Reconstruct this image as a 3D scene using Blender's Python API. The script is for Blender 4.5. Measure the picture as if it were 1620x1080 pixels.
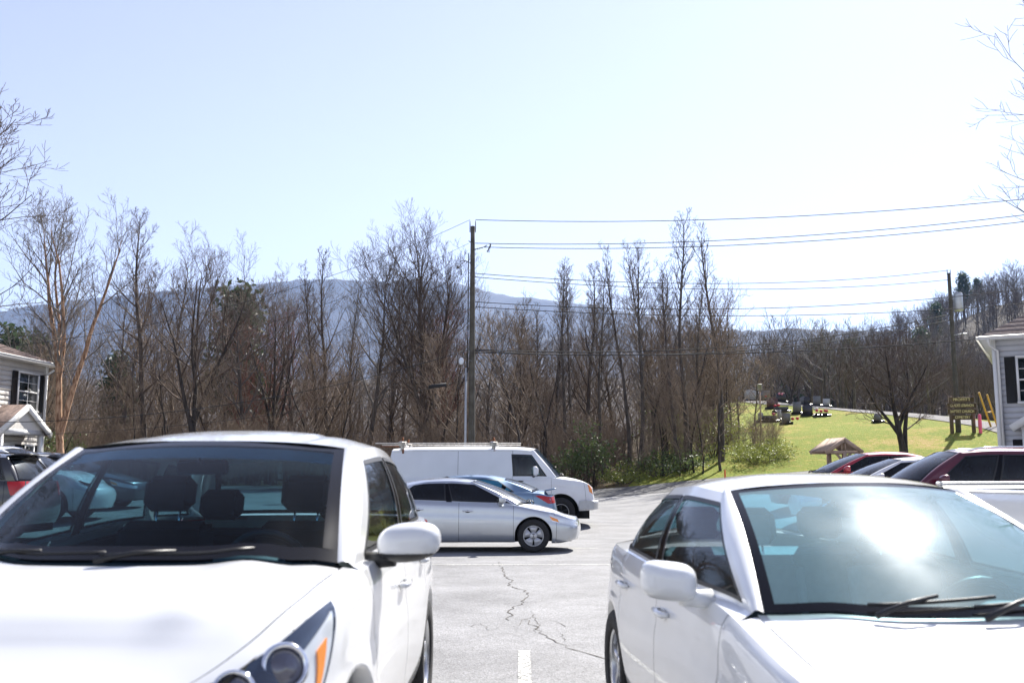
import bpy, math, random
import numpy as np
from mathutils import Vector, Matrix
R_ = math.radians
for o in list(bpy.data.objects): bpy.data.objects.remove(o)
scene = bpy.context.scene
COL = scene.collection
# ---------------------------------------------------------------- camera
cam_d = bpy.data.cameras.new("camera"); cam = bpy.data.objects.new("camera", cam_d); COL.objects.link(cam)
FOC = 1575.0; CAMH = 1.43; PITCH = 0.138
cam_d.sensor_width = 36; cam_d.lens = 35; cam_d.clip_end = 30000; cam_d.clip_start = .05
cam.location = (0, 0, CAMH); cam.rotation_euler = (math.pi/2 + PITCH, 0, 0)
cam_d.dof.use_dof = True; cam_d.dof.focus_distance = 24; cam_d.dof.aperture_fstop = 3.2
scene.camera = cam
# ---------------------------------------------------------------- sky, sun, exposure
SUN_AZ, SUN_EL = R_(30), R_(44)          # azimuth measured from +y towards +x
w = bpy.data.worlds.new("World"); scene.world = w; w.use_nodes = True
nt = w.node_tree; bg = nt.nodes["Background"]
sky = nt.nodes.new("ShaderNodeTexSky"); sky.sky_type = 'NISHITA'; sky.sun_disc = False
sky.sun_elevation = SUN_EL; sky.sun_rotation = SUN_AZ
sky.altitude = 300; sky.air_density = 1.0; sky.dust_density = 0.35; sky.ozone_density = 2.0
hsv = nt.nodes.new("ShaderNodeHueSaturation"); hsv.inputs["Saturation"].default_value = .58; hsv.inputs["Hue"].default_value = .528
nt.links.new(sky.outputs[0], hsv.inputs["Color"]); nt.links.new(hsv.outputs[0], bg.inputs[0]); bg.inputs[1].default_value = 0.071
sd = bpy.data.lights.new("sun", 'SUN'); sd.energy = 4.6; sd.angle = R_(.53); sd.color = (1, .955, .88)
sun = bpy.data.objects.new("sun", sd); COL.objects.link(sun)
sdir = Vector((math.sin(SUN_AZ)*math.cos(SUN_EL), math.cos(SUN_AZ)*math.cos(SUN_EL), math.sin(SUN_EL)))
sun.rotation_euler = sdir.to_track_quat('Z', 'Y').to_euler(); sun.location = (20, 30, 60)
vs = scene.view_settings; vs.view_transform = 'Standard'; vs.look = 'None'; vs.exposure = 1.45; vs.gamma = 1; vs.use_curve_mapping = False
scene.render.engine = 'CYCLES'
scene.cycles.max_bounces = 8; scene.cycles.transparent_max_bounces = 16; scene.cycles.volume_bounces = 0

# ---------------------------------------------------------------- helpers
def pchip(ctrl):
    c = sorted(ctrl); X = np.array([p[0] for p in c], float); Y = np.array([p[1] for p in c], float)
    if len(X) == 1: return lambda q: np.full(np.shape(q), Y[0])
    h = np.diff(X); d = np.diff(Y)/h; m = np.zeros(len(X)); m[0] = d[0]; m[-1] = d[-1]
    for i in range(1, len(X)-1):
        if d[i-1]*d[i] > 0:
            w1 = 2*h[i]+h[i-1]; w2 = h[i]+2*h[i-1]; m[i] = (w1+w2)/(w1/d[i-1]+w2/d[i])
    def f(q):
        q = np.clip(np.asarray(q, float), X[0], X[-1]); i = np.clip(np.searchsorted(X, q)-1, 0, len(h)-1)
        t = (q-X[i])/h[i]
        return (2*t**3-3*t**2+1)*Y[i]+(t**3-2*t**2+t)*h[i]*m[i]+(-2*t**3+3*t**2)*Y[i+1]+(t**3-t**2)*h[i]*m[i+1]
    return f
def sstep(a, b, x):
    t = np.clip((np.asarray(x, float)-a)/(b-a), 0, 1); return t*t*(3-2*t)
def tag(o, label=None, cat=None, group=None, kind=None):
    if label: o["label"] = label
    if cat: o["category"] = cat
    if group: o["group"] = group
    if kind: o["kind"] = kind
    return o
def empty(name, loc=(0, 0, 0), rz=0, label=None, cat=None, group=None):
    o = bpy.data.objects.new(name, None); COL.objects.link(o); o.location = loc; o.rotation_euler = (0, 0, rz)
    o.empty_display_size = .1
    return tag(o, label, cat, group)
def mesh_np(name, V, F, sm=True):
    """V (n,3); F: list of index lists or (m,k) array"""
    me = bpy.data.meshes.new(name); V = np.asarray(V, np.float32)
    if isinstance(F, np.ndarray):
        k = F.shape[1]; n = F.shape[0]; idx = F.ravel().astype(np.int32)
        ls = (np.arange(n)*k).astype(np.int32)
    else:
        idx = np.array([i for f in F for i in f], np.int32); cnt = np.array([len(f) for f in F], np.int32); n = len(F)
        ls = (np.cumsum(cnt)-cnt).astype(np.int32)
    me.vertices.add(len(V)); me.vertices.foreach_set("co", V.ravel())
    me.loops.add(len(idx)); me.loops.foreach_set("vertex_index", idx)
    me.polygons.add(n); me.polygons.foreach_set("loop_start", ls)
    me.update(calc_edges=True); me.validate()
    if sm: me.polygons.foreach_set("use_smooth", np.ones(len(me.polygons), bool))
    return me
def obj(name, V, F, mat=None, parent=None, sm=True):
    me = V if isinstance(V, bpy.types.Mesh) else mesh_np(name, V, F, sm)
    if mat: 
        if not me.materials: me.materials.append(mat)
    o = bpy.data.objects.new(name, me); COL.objects.link(o)
    if parent: o.parent = parent
    return o
class MB:
    """collects shapes into one mesh"""
    def __init__(s): s.V = []; s.F = []; s.n = 0
    def add(s, V, F):
        V = np.asarray(V, float).reshape(-1, 3); s.V.append(V)
        s.F += [[i+s.n for i in f] for f in F]; s.n += len(V); return s
    def box(s, c, d, M=None, bev=0):
        x, y, z = [k/2 for k in d]
        if bev:
            b = min(bev, x*.95, y*.95, z*.95); V = []; 
            for sx in (-1, 1):
                for sy in (-1, 1):
                    for sz in (-1, 1):
                        V += [(sx*x, sy*(y-b), sz*(z-b)), (sx*(x-b), sy*y, sz*(z-b)), (sx*(x-b), sy*(y-b), sz*z)]
            def ix(sx, sy, sz, k): return ((sx*2+sy)*2+sz)*3+k
            F = []
            for k in range(3):
                for q in (0, 1):
                    l = []
                    for a, e in ((0, 0), (1, 0), (1, 1), (0, 1)):
                        t = [a, e]; t.insert(k, q); l.append(ix(*t, k))
                    F.append(l if q else l[::-1])
            for k in range(3):
                i, j = [m for m in range(3) if m != k]
                for a in (0, 1):
                    for e in (0, 1):
                        t0 = [0]*3; t0[i] = a; t0[j] = e; t1 = list(t0); t0[k] = 0; t1[k] = 1
                        F.append([ix(*t0, i), ix(*t1, i), ix(*t1, j), ix(*t0, j)])
            for a in (0, 1):
                for e in (0, 1):
                    for g in (0, 1): F.append([ix(a, e, g, 0), ix(a, e, g, 1), ix(a, e, g, 2)])
        else:
            V = [(sx*x, sy*y, sz*z) for sx in (-1, 1) for sy in (-1, 1) for sz in (-1, 1)]
            F = [[0, 1, 3, 2], [4, 6, 7, 5], [0, 4, 5, 1], [2, 3, 7, 6], [0, 2, 6, 4], [1, 5, 7, 3]]
        V = np.array(V)
        if M is not None: V = V @ np.array(M.to_3x3()).T
        return s.add(V+np.array(c), F)
    def tube(s, P, r, k=6, caps=True):
        V, F = tube(P, r, k, caps); return s.add(V, F)
    def grid(s, G, flip=False):
        G = np.asarray(G, float); a, b = G.shape[:2]
        F = [[i*b+j, i*b+j+1, (i+1)*b+j+1, (i+1)*b+j] for i in range(a-1) for j in range(b-1)]
        if flip: F = [f[::-1] for f in F]
        return s.add(G.reshape(-1, 3), F)
    def lathe(s, prof, n=24, M=None, loc=(0, 0, 0)):
        """prof [(r, h)] about z"""
        V = []; m = len(prof)
        for i in range(n):
            a = 2*math.pi*i/n; V += [(r*math.cos(a), r*math.sin(a), h) for r, h in prof]
        F = [[i*m+j, ((i+1) % n)*m+j, ((i+1) % n)*m+j+1, i*m+j+1] for i in range(n) for j in range(m-1)]
        V = np.array(V)
        if M is not None: V = V @ np.array(M.to_3x3()).T
        return s.add(V+np.array(loc), F)
    def prism(s, poly, y0, y1, axis=1):
        """poly in the other two axes extruded along axis"""
        n = len(poly); V = []
        for q in (y0, y1):
            for p in poly: t = list(p); t.insert(axis, q); V.append(t)
        F = [[i, (i+1) % n, n+(i+1) % n, n+i] for i in range(n)]+[list(range(n))[::-1], list(range(n, 2*n))]
        return s.add(V, F)
    def build(s, name, mat, parent=None, sm=False):
        return obj(name, np.concatenate(s.V), s.F, mat, parent, sm)
def tube(P, r, k=6, caps=True):
    P = np.asarray(P, float); n = len(P); r = np.broadcast_to(np.asarray(r, float), (n,))
    T = np.gradient(P, axis=0); T /= np.linalg.norm(T, axis=1)[:, None]+1e-12
    ref = np.array([0, 0, 1.]) if abs(T[:, 2]).mean() < .8 else np.array([1., 0, 0])
    A = np.cross(T, ref); A /= np.linalg.norm(A, axis=1)[:, None]+1e-12; B = np.cross(T, A)
    an = np.arange(k)*2*math.pi/k
    V = P[:, None]+r[:, None, None]*(np.cos(an)[None, :, None]*A[:, None]+np.sin(an)[None, :, None]*B[:, None])
    F = [[i*k+j, i*k+(j+1) % k, (i+1)*k+(j+1) % k, (i+1)*k+j] for i in range(n-1) for j in range(k)]
    if caps: F += [list(range(k))[::-1], [(n-1)*k+j for j in range(k)]]
    return V.reshape(-1, 3), F
def px(x, y, d):
    """image pixel (1620 wide) at forward distance d (metres along +y) -> world point"""
    c, s = math.cos(PITCH), math.sin(PITCH); a = (x-810)/FOC; b = (540-y)/FOC
    v = Vector((a, c-b*s, s+b*c)); v *= d/v.y
    return Vector((v.x, v.y, v.z+CAMH))

# ---------------------------------------------------------------- materials
MATS = {}
def new_mat(name):
    m = bpy.data.materials.new(name); m.use_nodes = True; MATS[name] = m
    return m, m.node_tree, m.node_tree.nodes["Principled BSDF"]
def pm(name, col, rough=.5, metal=0, coat=0, var=.0, scale=8, bump=0, bscale=60, spec=.5, flake=0):
    """principled with gentle procedural variation"""
    m, t, b = new_mat(name); b.inputs["Roughness"].default_value = rough; b.inputs["Metallic"].default_value = metal
    b.inputs["Coat Weight"].default_value = coat; b.inputs["Coat Roughness"].default_value = .04
    b.inputs["Specular IOR Level"].default_value = spec
    tc = t.nodes.new("ShaderNodeTexCoord"); n = t.nodes.new("ShaderNodeTexNoise"); n.inputs["Scale"].default_value = scale
    n.inputs["Detail"].default_value = 5; t.links.new(tc.outputs["Object"], n.inputs["Vector"])
    r = t.nodes.new("ShaderNodeValToRGB"); r.color_ramp.elements[0].position = .3; r.color_ramp.elements[1].position = .7
    c = np.array(col[:3]); r.color_ramp.elements[0].color = (*(c*(1-var)), 1); r.color_ramp.elements[1].color = (*np.minimum(c*(1+var), .95), 1)
    t.links.new(n.outputs[0], r.inputs[0]); t.links.new(r.outputs[0], b.inputs["Base Color"])
    if bump:
        n2 = t.nodes.new("ShaderNodeTexNoise"); n2.inputs["Scale"].default_value = bscale; n2.inputs["Detail"].default_value = 6
        t.links.new(tc.outputs["Object"], n2.inputs["Vector"])
        bp = t.nodes.new("ShaderNodeBump"); bp.inputs["Strength"].default_value = bump; bp.inputs["Distance"].default_value = .02
        t.links.new(n2.outputs[0], bp.inputs["Height"]); t.links.new(bp.outputs[0], b.inputs["Normal"])
    return m
def glass(name, tint, dust=.03, film=0., f0=.034, f1=.93):
    """thin automotive glass: clear tinted film + fresnel reflection + a little road dust; optional diffuse layer paints in pale haze"""
    m, t, b = new_mat(name); t.nodes.remove(b); out = t.nodes["Material Output"]
    tr = t.nodes.new("ShaderNodeBsdfTransparent"); tr.inputs[0].default_value = (*tint, 1)
    gl = t.nodes.new("ShaderNodeBsdfGlossy"); gl.inputs["Roughness"].default_value = .02
    lw_ = t.nodes.new("ShaderNodeLayerWeight"); lw_.inputs[0].default_value = .5
    pw5 = t.nodes.new("ShaderNodeMath"); pw5.operation = 'POWER'; pw5.inputs[1].default_value = 4.6; t.links.new(lw_.outputs["Facing"], pw5.inputs[0])
    fr = t.nodes.new("ShaderNodeMath"); fr.operation = 'MULTIPLY_ADD'; fr.inputs[1].default_value = f1; fr.inputs[2].default_value = f0; t.links.new(pw5.outputs[0], fr.inputs[0])
    mx = t.nodes.new("ShaderNodeMixShader"); t.links.new(fr.outputs[0], mx.inputs[0]); t.links.new(tr.outputs[0], mx.inputs[1]); t.links.new(gl.outputs[0], mx.inputs[2])
    du = t.nodes.new("ShaderNodeBsdfGlossy"); du.inputs["Roughness"].default_value = .30; du.inputs[0].default_value = (.9, .95, 1, 1)
    nz = t.nodes.new("ShaderNodeTexNoise"); nz.inputs["Scale"].default_value = 3; nz.inputs["Detail"].default_value = 8
    tc = t.nodes.new("ShaderNodeTexCoord"); t.links.new(tc.outputs["Object"], nz.inputs["Vector"])
    mp = t.nodes.new("ShaderNodeMapRange"); mp.inputs[1].default_value = .3; mp.inputs[2].default_value = .75; mp.inputs[3].default_value = dust*.5; mp.inputs[4].default_value = dust*1.6
    t.links.new(nz.outputs[0], mp.inputs[0])
    m2 = t.nodes.new("ShaderNodeMixShader"); t.links.new(mp.outputs[0], m2.inputs[0]); t.links.new(mx.outputs[0], m2.inputs[1]); t.links.new(du.outputs[0], m2.inputs[2])
    if film:
        df = t.nodes.new("ShaderNodeBsdfDiffuse"); df.inputs[0].default_value = (.50, .82, .90, 1); m3 = t.nodes.new("ShaderNodeMixShader"); m3.inputs[0].default_value = film  # teal diffuse layer: bright hazy light put into the glass colour
        t.links.new(m2.outputs[0], m3.inputs[1]); t.links.new(df.outputs[0], m3.inputs[2]); m2 = m3
    t.links.new(m2.outputs[0], out.inputs[0]); return m
pm("paint_white", (.78, .79, .79), .35, 0, 1, .01)
pm("paint_pearl", (.70, .71, .72), .35, 0, 1, .01)
pm("paint_vanwhite", (.72, .74, .77), .45, 0, .5, .03, 3)
pm("paint_silver", (.50, .53, .57), .32, .75, 1, .02)
pm("paint_blue", (.16, .25, .36), .32, .6, 1, .02)
pm("paint_red", (.32, .012, .025), .35, .3, 1, .02)
pm("paint_burgundy", (.105, .008, .022), .35, .35, 1, .02)
pm("paint_black", (.012, .012, .014), .3, 0, 1, .02)
pm("paint_grey", (.06, .065, .075), .32, .5, 1, .02)
pm("trim_black", (.012, .012, .013), .45, 0, 0, .1)
pm("gloss_black", (.006, .006, .008), .10, 0, 0, .1, spec=.15)
pm("liner_black", (.010, .010, .010), .9, 0, 0, .2)
pm("rubber", (.016, .016, .017), .8, 0, 0, .15, 20, .3, 90)
pm("alloy", (.62, .63, .65), .3, .9, .2, .05)
pm("hubcap", (.55, .56, .58), .4, .5, .2, .04)
pm("chrome", (.82, .83, .85), .08, 1, 0, .01)
pm("lamp_dark", (.014, .025, .05), .12, 0, 1, .2)
pm("lamp_white", (.72, .76, .80), .15, .3, 1, .05)
pm("lamp_red", (.40, .008, .012), .22, 0, .25, .1)
pm("lamp_amber", (.85, .27, .02), .2, 0, 1, .05)
pm("bulb_lens", (.10, .10, .13), .05, .2, 1, .2)
pm("seat_dark", (.018, .02, .023), .85, 0, 0, .15, 20, .2, 200)
pm("seat_grey", (.23, .235, .24), .85, 0, 0, .1, 20, .2, 200)
pm("dash_grey", (.04, .044, .048), .7, 0, 0, .1, 20, .2, 150)
pm("headliner", (.42, .43, .42), .9, 0, 0, .05)
pm("rust_white", (.62, .58, .52), .7, 0, 0, .35, 14, .3, 30)
pm("rust", (.20, .07, .025), .85, 0, 0, .4, 20, .4, 40)
pm("steel", (.42, .43, .45), .45, .8, 0, .1)
glass("glass_dark", (.055, .065, .07), .012)
glass("glass_mid", (.30, .38, .40), .02)
glass("glass_clear", (.26, .52, .64), .0015, 0, .010, .45)
glass("glass_dusty_haze", (.55, .82, .88), .017, .17)
glass("glass_blue", (.02, .07, .17), .004)
M = MATS
# ---------------------------------------------------------------- vehicles
SIDE_OFF = [(0, .085), (.08, .045), (.2, .02), (.45, 0), (.62, .003), (.70, .014), (.78, .016), (.90, .026), (.97, .042), (1, .062)]
class Body:
    def __init__(s, P):
        s.P = P; s.L = P['L']
        for k in ('hw', 'zb', 'zc', 'zr'): setattr(s, k, pchip(P[k]))
        s.off = pchip(P.get('off', SIDE_OFF)); s.fr = pchip(P['nose']); s.re = pchip(P['tail'])
        s.bulge = P.get('bulge', (.10, .07)); s.R = P['R']; s.Ra = P['Ra']; s.ax = P['ax']
        s.rail = [pchip([(p[1], p[0]) for p in P['rail']]), pchip([(p[1], p[2]) for p in P['rail']])]
        s.roofc = pchip(P['roofc'])
        s.ks = P.get('ks', .55)
    def rake(s, y, z, u):
        L = s.L; u = np.clip(u, 0, L)
        return y + s.fr(z)*np.maximum(0, 1-u/.9)**2 - s.re(z)*np.maximum(0, 1-(L-u)/.9)**2
    def S(s, side, u, t, off=0.):
        """body surface: u runs along the car (negative = round onto the nose, > L = round onto the tail)"""
        u = np.asarray(u, float); t = np.asarray(t, float); u, t = np.broadcast_arrays(u, t)
        y = np.clip(u, 0, s.L); z0 = s.zr(y); z = z0+t*(s.zb(y)-z0)
        x = s.hw(y)-s.off(t)
        ex = np.maximum(0, -u)+np.maximum(0, u-s.L)
        fx = np.clip(1-ex/np.maximum(x, .01), 0, 1); yy = s.rake(y, z, y)
        b = np.where(u < 0, s.bulge[0], s.bulge[1]); sg = np.where(u < 0, -1, np.where(u > s.L, 1, 0))
        yy = yy+sg*b*(1-fx**2)+np.where(u < 0, -off, np.where(u > s.L, off, 0))
        xo = np.where((u >= 0) & (u <= s.L), off, 0)
        return np.stack([side*(x*fx+xo), yy, z], -1)
    def xsh(s, y): return s.hw(y)-s.off(1.)
    def top(s, x, y):
        """hood / deck surface height"""
        q = np.clip(np.abs(x)/np.maximum(s.xsh(y), .01), 0, 1); e = s.P.get('crown', 2.2)
        z = s.zb(y)+(s.zc(y)-s.zb(y))*(1-q**e)
        for (q0, wd, h, ya, yb) in s.P.get('crease', []):
            z = z+h*np.exp(-((q-q0)/wd)**2)*sstep(ya, ya+.3, y)*(1-sstep(yb-.25, yb, y))
        return z
    def arch_t(s, y):
        z0 = s.zr(y); H = s.zb(y)-z0; t = np.zeros_like(y)
        for a in s.ax:
            q = s.Ra**2-(y-a)**2; za = s.R+np.sqrt(np.maximum(q, 0))*s.P.get('archh', 1.0)
            t = np.where(q >= 0, np.maximum(t, (za-z0)/H), t)
        return t
    def cols(s, u0, u1, step=.07):
        c = list(np.linspace(u0, u1, max(2, int(abs(u1-u0)/step)+1)))
        for a in s.ax:
            c += [a+s.Ra*math.cos(k*math.pi/20) for k in range(21)]+[a-s.Ra-.002, a+s.Ra+.002]
        c += [.01, .02, .04, .07, .1, .15, s.L-.01, s.L-.02, s.L-.04, s.L-.07, s.L-.1, s.L-.15]
        c = np.array(sorted(set([round(q, 5) for q in c if u0 <= q <= u1])))
        return c
    def panel(s, side, u0, u1, t0=0., t1=1., rows=18, off=0.):
        u = s.cols(u0, u1); tl = np.where((u >= 0) & (u <= s.L), np.maximum(s.arch_t(np.clip(u, 0, s.L)), t0), t0)
        k = np.linspace(0, 1, rows)[None, :]; t = tl[:, None]+(t1-tl[:, None])*k
        G = s.S(side, u[:, None], t, off)
        # return flange so the edges have thickness
        if t0 == 0:
            In = G[:, :1].copy(); In[..., 0] -= side*.10; G = np.concatenate([In, G], 1)
        return G

def wheel(parent, x, y, R, rimR, wd, side, style, name="wheel"):
    W = empty(name, (x, y, R)); W.parent = parent
    rot = Matrix.Rotation(math.pi/2*side, 4, 'Y')
    tp = [(rimR*.97, -wd*.42), (rimR*1.02, -wd*.5), (R*.93, -wd*.52), (R*.985, -wd*.44), (R, -wd*.3), (R, wd*.3), (R*.985, wd*.44), (R*.93, wd*.52), (rimR*1.02, wd*.5), (rimR*.97, wd*.42)]
    MB().lathe(tp, 40, rot).build("tyre", M["rubber"], W, True)
    b = MB()
    b.lathe([(rimR*.98, -wd*.4), (rimR*.98, wd*.44), (rimR*.93, wd*.45), (rimR*.90, wd*.36), (rimR*.9, -wd*.3)], 40, rot)
    rm = b.build("rim", M["alloy" if style != 'cap' else "hubcap"], W, True)
    MB().lathe([(0.001, -wd*.1), (rimR*.9, -wd*.1)], 24, rot).build("brake_disc", M["liner_black"], W)
    sp = MB(); n = 5
    if style == 'cap':
        for k in range(n):
            a0 = 2*math.pi*k/n
            for (ra, rb, aw, bw) in ((.28, .90, .40, .55),):
                poly = [(math.cos(a0+q*w2)*rr*rimR, math.sin(a0+q*w2)*rr*rimR) for rr, w2, q in ((ra, .60, -1), (.6, .50, -1), (rb, .50, -1), (rb, .25, -1), (rb, 0, 1), (rb, .25, 1), (rb, .50, 1), (.6, .50, 1), (ra, .60, 1))]
                m2 = MB().prism(poly, wd*.30, wd*.40, 2); V = np.concatenate(m2.V) @ np.array(rot.to_3x3()).T; sp.add(V, m2.F)
        sp.lathe([(.001, wd*.46), (rimR*.30, wd*.45), (rimR*.34, wd*.40), (rimR*.34, wd*.2)], 24, rot)
        sp.build("hubcap", M["hubcap"], W)
        e = MB()   # small emblem on the hub
        for q in (-.07, .07): e.box((0, 0, 0), (.012*R/.3, .05*R/.3, .006)); e.V[-1] = (e.V[-1]+np.array([q*R/.6, 0, wd*.465])) @ np.array(rot.to_3x3()).T
        e.box((0, 0, 0), (.04*R/.3, .010*R/.3, .006)); e.V[-1] = (e.V[-1]+np.array([0, 0, wd*.465])) @ np.array(rot.to_3x3()).T
        e.build("emblem", M["trim_black"], W)
    else:
        for k in range(n*(2 if style == 'ten' else 1)):
            a0 = 2*math.pi*k/(n*(2 if style == 'ten' else 1)); w2 = .12 if style == 'ten' else .21
            poly = [(math.cos(a0+q)*rr*rimR, math.sin(a0+q)*rr*rimR) for rr, q in ((.2, -w2*2), (.55, -w2), (.94, -w2*.9), (.94, w2*.9), (.55, w2), (.2, w2*2))]
            m2 = MB().prism(poly, wd*.18, wd*.36, 2); sp.add(np.concatenate(m2.V) @ np.array(rot.to_3x3()).T, m2.F)
        sp.lathe([(.001, wd*.38), (rimR*.22, wd*.37), (rimR*.26, wd*.2)], 24, rot)
        sp.build("spokes", M["alloy" if style != 'steel' else "trim_black"], W)
    return W

def patch_on(B, side, poly, n=8, off=.006, thick=.02):
    """quad patch given by 4 (u,t) corners mapped on the body surface, slightly proud, with a rim"""
    (a, b, c, d) = [np.array(p, float) for p in poly]
    i = np.linspace(0, 1, n)[:, None, None]; j = np.linspace(0, 1, n)[None, :, None]
    q = (a*(1-i)+b*i)*(1-j)+(d*(1-i)+c*i)*j
    def nrm(u, t):
        e = .004; a_ = B.S(side, u+e, t)-B.S(side, u-e, t); b_ = B.S(side, u, np.minimum(t+e, 1))-B.S(side, u, np.minimum(t+e, 1)-2*e); n_ = np.cross(a_, b_)
        n_ /= np.linalg.norm(n_, axis=-1)[..., None]+1e-9; c_ = B.S(side, u, t); ref = c_-np.array([0, B.L/2, .5]); ref[..., 1] *= .3
        return n_*np.where((n_*ref).sum(-1) < 0, -1, 1)[..., None]
    N = nrm(q[..., 0], q[..., 1]); S0 = B.S(side, q[..., 0], q[..., 1]); G = S0+N*off; In = S0-N*thick
    m = MB().grid(G)
    for e, f in ((G[0], In[0]), (G[-1], In[-1]), (G[:, 0], In[:, 0]), (G[:, -1], In[:, -1])): m.grid(np.stack([e, f]))
    return m

def seat(parent, x, y, z, mat, wide=.5, rest=True, bh=.60, tilt=.25, post=True):
    st = empty("seat", (x, y, z)); st.parent = parent
    MB().box((0, 0, .08), (wide, .5, .16), bev=.05).build("cushion", mat, st, True)
    Mx = Matrix.Rotation(-tilt, 4, 'X')
    MB().box((0, .30+math.sin(tilt)*bh/2, .14+bh/2), (wide, .14, bh), Mx, .06).build("seat_back", mat, st, True)
    for hx in ([0] if wide < .8 else [-wide*.3, wide*.3]):
        if rest:
            yy = .30+math.sin(tilt)*(bh+.13); zz = .14+bh+.13
            MB().box((hx, yy, zz), (.27, .10, .19), Mx, .045).build("headrest", mat, st, True)
            if post:
                for q in (-.06, .06): MB().tube([(hx+q, .30+math.sin(tilt)*(bh-.05), .14+bh-.06), (hx+q, yy, zz-.05)], .006, 6).build("headrest_post", M["chrome"], st)

def make_car(name, P, paint, loc, rz, label, cat, gl=("glass_mid", "glass_dark", "glass_dark"), interior=True, wheels='five', group=None, **kw):
    B = Body(P); L = B.L; pt = M[paint]; T = empty(name, loc, rz, label, cat, group)
    doors = P['doors']; g = .003
    cuts = [('front_bumper', None, P['bump'][0]), ('front_fender', P['bump'][0], doors[0])]
    dn = ['front_door', 'rear_door', 'side_panel', 'side_panel']
    for i in range(len(doors)-1): cuts.append((P.get('dnames', dn)[i], doors[i], doors[i+1]))
    cuts += [('rear_quarter_panel', doors[-1], P['bump'][1]), ('rear_bumper', P['bump'][1], None)]
    for nm, a, b in cuts:
        if b is not None and a is None:      # wraps round the nose: both sides in one mesh
            m = MB()
            for sd_ in (-1, 1):
                x0 = float(B.hw(0)); u = np.concatenate([-np.linspace(x0, .02, 10), B.cols(0, b-g)])
                m.grid(bpanel(B, sd_, u))
            m.build(nm, M[P.get('fbmat', paint)] if P.get('fbmat') else pt, T, True); continue
        if b is None:
            m = MB()
            for sd_ in (-1, 1):
                x0 = float(B.hw(L)); u = np.concatenate([B.cols(a+g, L), L+np.linspace(.02, x0, 10)])
                m.grid(bpanel(B, sd_, u))
            m.build(nm, pt, T, True); continue
        for sd_ in (-1, 1):
            p = MB().grid(B.panel(sd_, a+g, b-g)).build(nm, pt, T, True)
            if nm.endswith('_door') and P.get('handles', True):
                hy = b-.17; q = B.S(sd_, hy, P.get('hz', .80), .022); h = MB()
                h.tube([B.S(sd_, hy-.10, P.get('hz', .8), .004), B.S(sd_, hy-.085, P.get('hz', .8), .03), B.S(sd_, hy, P.get('hz', .8), .036), B.S(sd_, hy+.085, P.get('hz', .8), .03), B.S(sd_, hy+.10, P.get('hz', .8), .004)], [.010, .014, .015, .014, .010], 8)
                h.build("door_handle", M[P['hmat']] if 'hmat' in P else pt, p, True)
                MB().add(*disc(B.S(sd_, hy, P.get('hz', .8)-.012, .003), (sd_, 0, 0), .05)).build("handle_recess", M["trim_black"] if 'hmat' in P else pt, p)
    # inner tub (dark) so that gaps and wheel wells read dark
    t = MB(); us = np.linspace(.12, L-.12, 30); zr = B.zr(us)
    for sd_ in (-1, 1):
        G = []
        for u in us:
            hwv = B.hw(u)-.13; near = any(abs(u-a) < B.Ra+.05 for a in B.ax)
            if near: hwv -= .16
            zt_ = float(B.zb(u))-.05
            G.append([(0, u, .20), (sd_*hwv, u, .20), (sd_*hwv, u, zt_)])
        t.grid(G)
    t.build("underbody", M["liner_black"], T)
    for a in B.ax:                             # wheel-well liners
        for sd_ in (-1, 1):
            wl = MB()
            an = np.linspace(-.15, math.pi+.15, 20); xo = float(B.hw(a))-.03
            G = [[(sd_*(xo-k), a+(B.Ra+.004)*math.cos(q), B.R+(B.Ra+.004)*math.sin(q)*P.get('archh', 1.)) for k in (.0, .35)] for q in an]
            wl.grid(G); wl.build("wheel_well", M["liner_black"], T, True)
    for a in B.ax:
        for sd_ in (-1, 1): wheel(T, sd_*(float(B.hw(a))-P.get('winset', .115)), a, B.R, P['rimR'], P.get('tw', .21), sd_, wheels)
    # ---- hood
    ws = P['ws']; yc, xk, yk = ws['yc'], ws['xk'], ws['yk']
    def ywb(x): return yc+(yk-yc)*(np.abs(x)/xk)**2
    s = np.linspace(-1, 1, 41); tt = np.linspace(0, 1, 30)**1.3
    hs = P.get('hoods', .90)
    def hood_grid(sv, gap=.055):
        G = []
        for si in sv:
            row = []
            for ti in tt:
                y = ti*(yk+.3); 
                for _ in range(3):
                    xx = si*B.xsh(y); ye = np.minimum(ywb(xx), yk)-gap; y = ti*ye
                xx = float(si*B.xsh(y)); z = float(B.top(xx, y)); sgn = B.bulge[0]*(1-si*si)*max(0, 1-ti*5)**2
                row.append((xx, float(B.rake(y, z, y))-sgn, z))
            G.append(row)
        return G
    MB().grid(hood_grid(s*hs)).build("hood", pt, T, True)
    for sd_ in (-1, 1):
        MB().grid(hood_grid(sd_*np.linspace(hs+.006, 1, 8), .0)).build("fender_top", pt, T, True)
    MB().grid([[(0, .02, float(B.zb(0))-.16), (0, yk, float(B.zc(yc))-.16)], [(B.xsh(yk)*.9, .35, float(B.zb(0))-.16), (B.xsh(yk)*.95, yk, float(B.zb(yk))-.14)]]).grid([[(0, .02, float(B.zb(0))-.16), (0, yk, float(B.zc(yc))-.16)], [(-B.xsh(yk)*.9, .35, float(B.zb(0))-.16), (-B.xsh(yk)*.95, yk, float(B.zb(yk))-.14)]]).build("engine_bay", M["liner_black"], T)
    # ---- cowl strip
    cw = MB(); G = []
    for si in np.linspace(-1, 1, 21):
        x = si*xk*1.02; y1 = ywb(x)
        G.append([(x, y1-.075, B.top(x, y1-.07)-.022), (x, y1+.02, B.top(x, y1)+.000)])
    cw.grid(G); cw.build("cowl", M[P.get('cowl', "trim_black")], T, True)
    # ---- windshield
    wt = P['wt']
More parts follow.
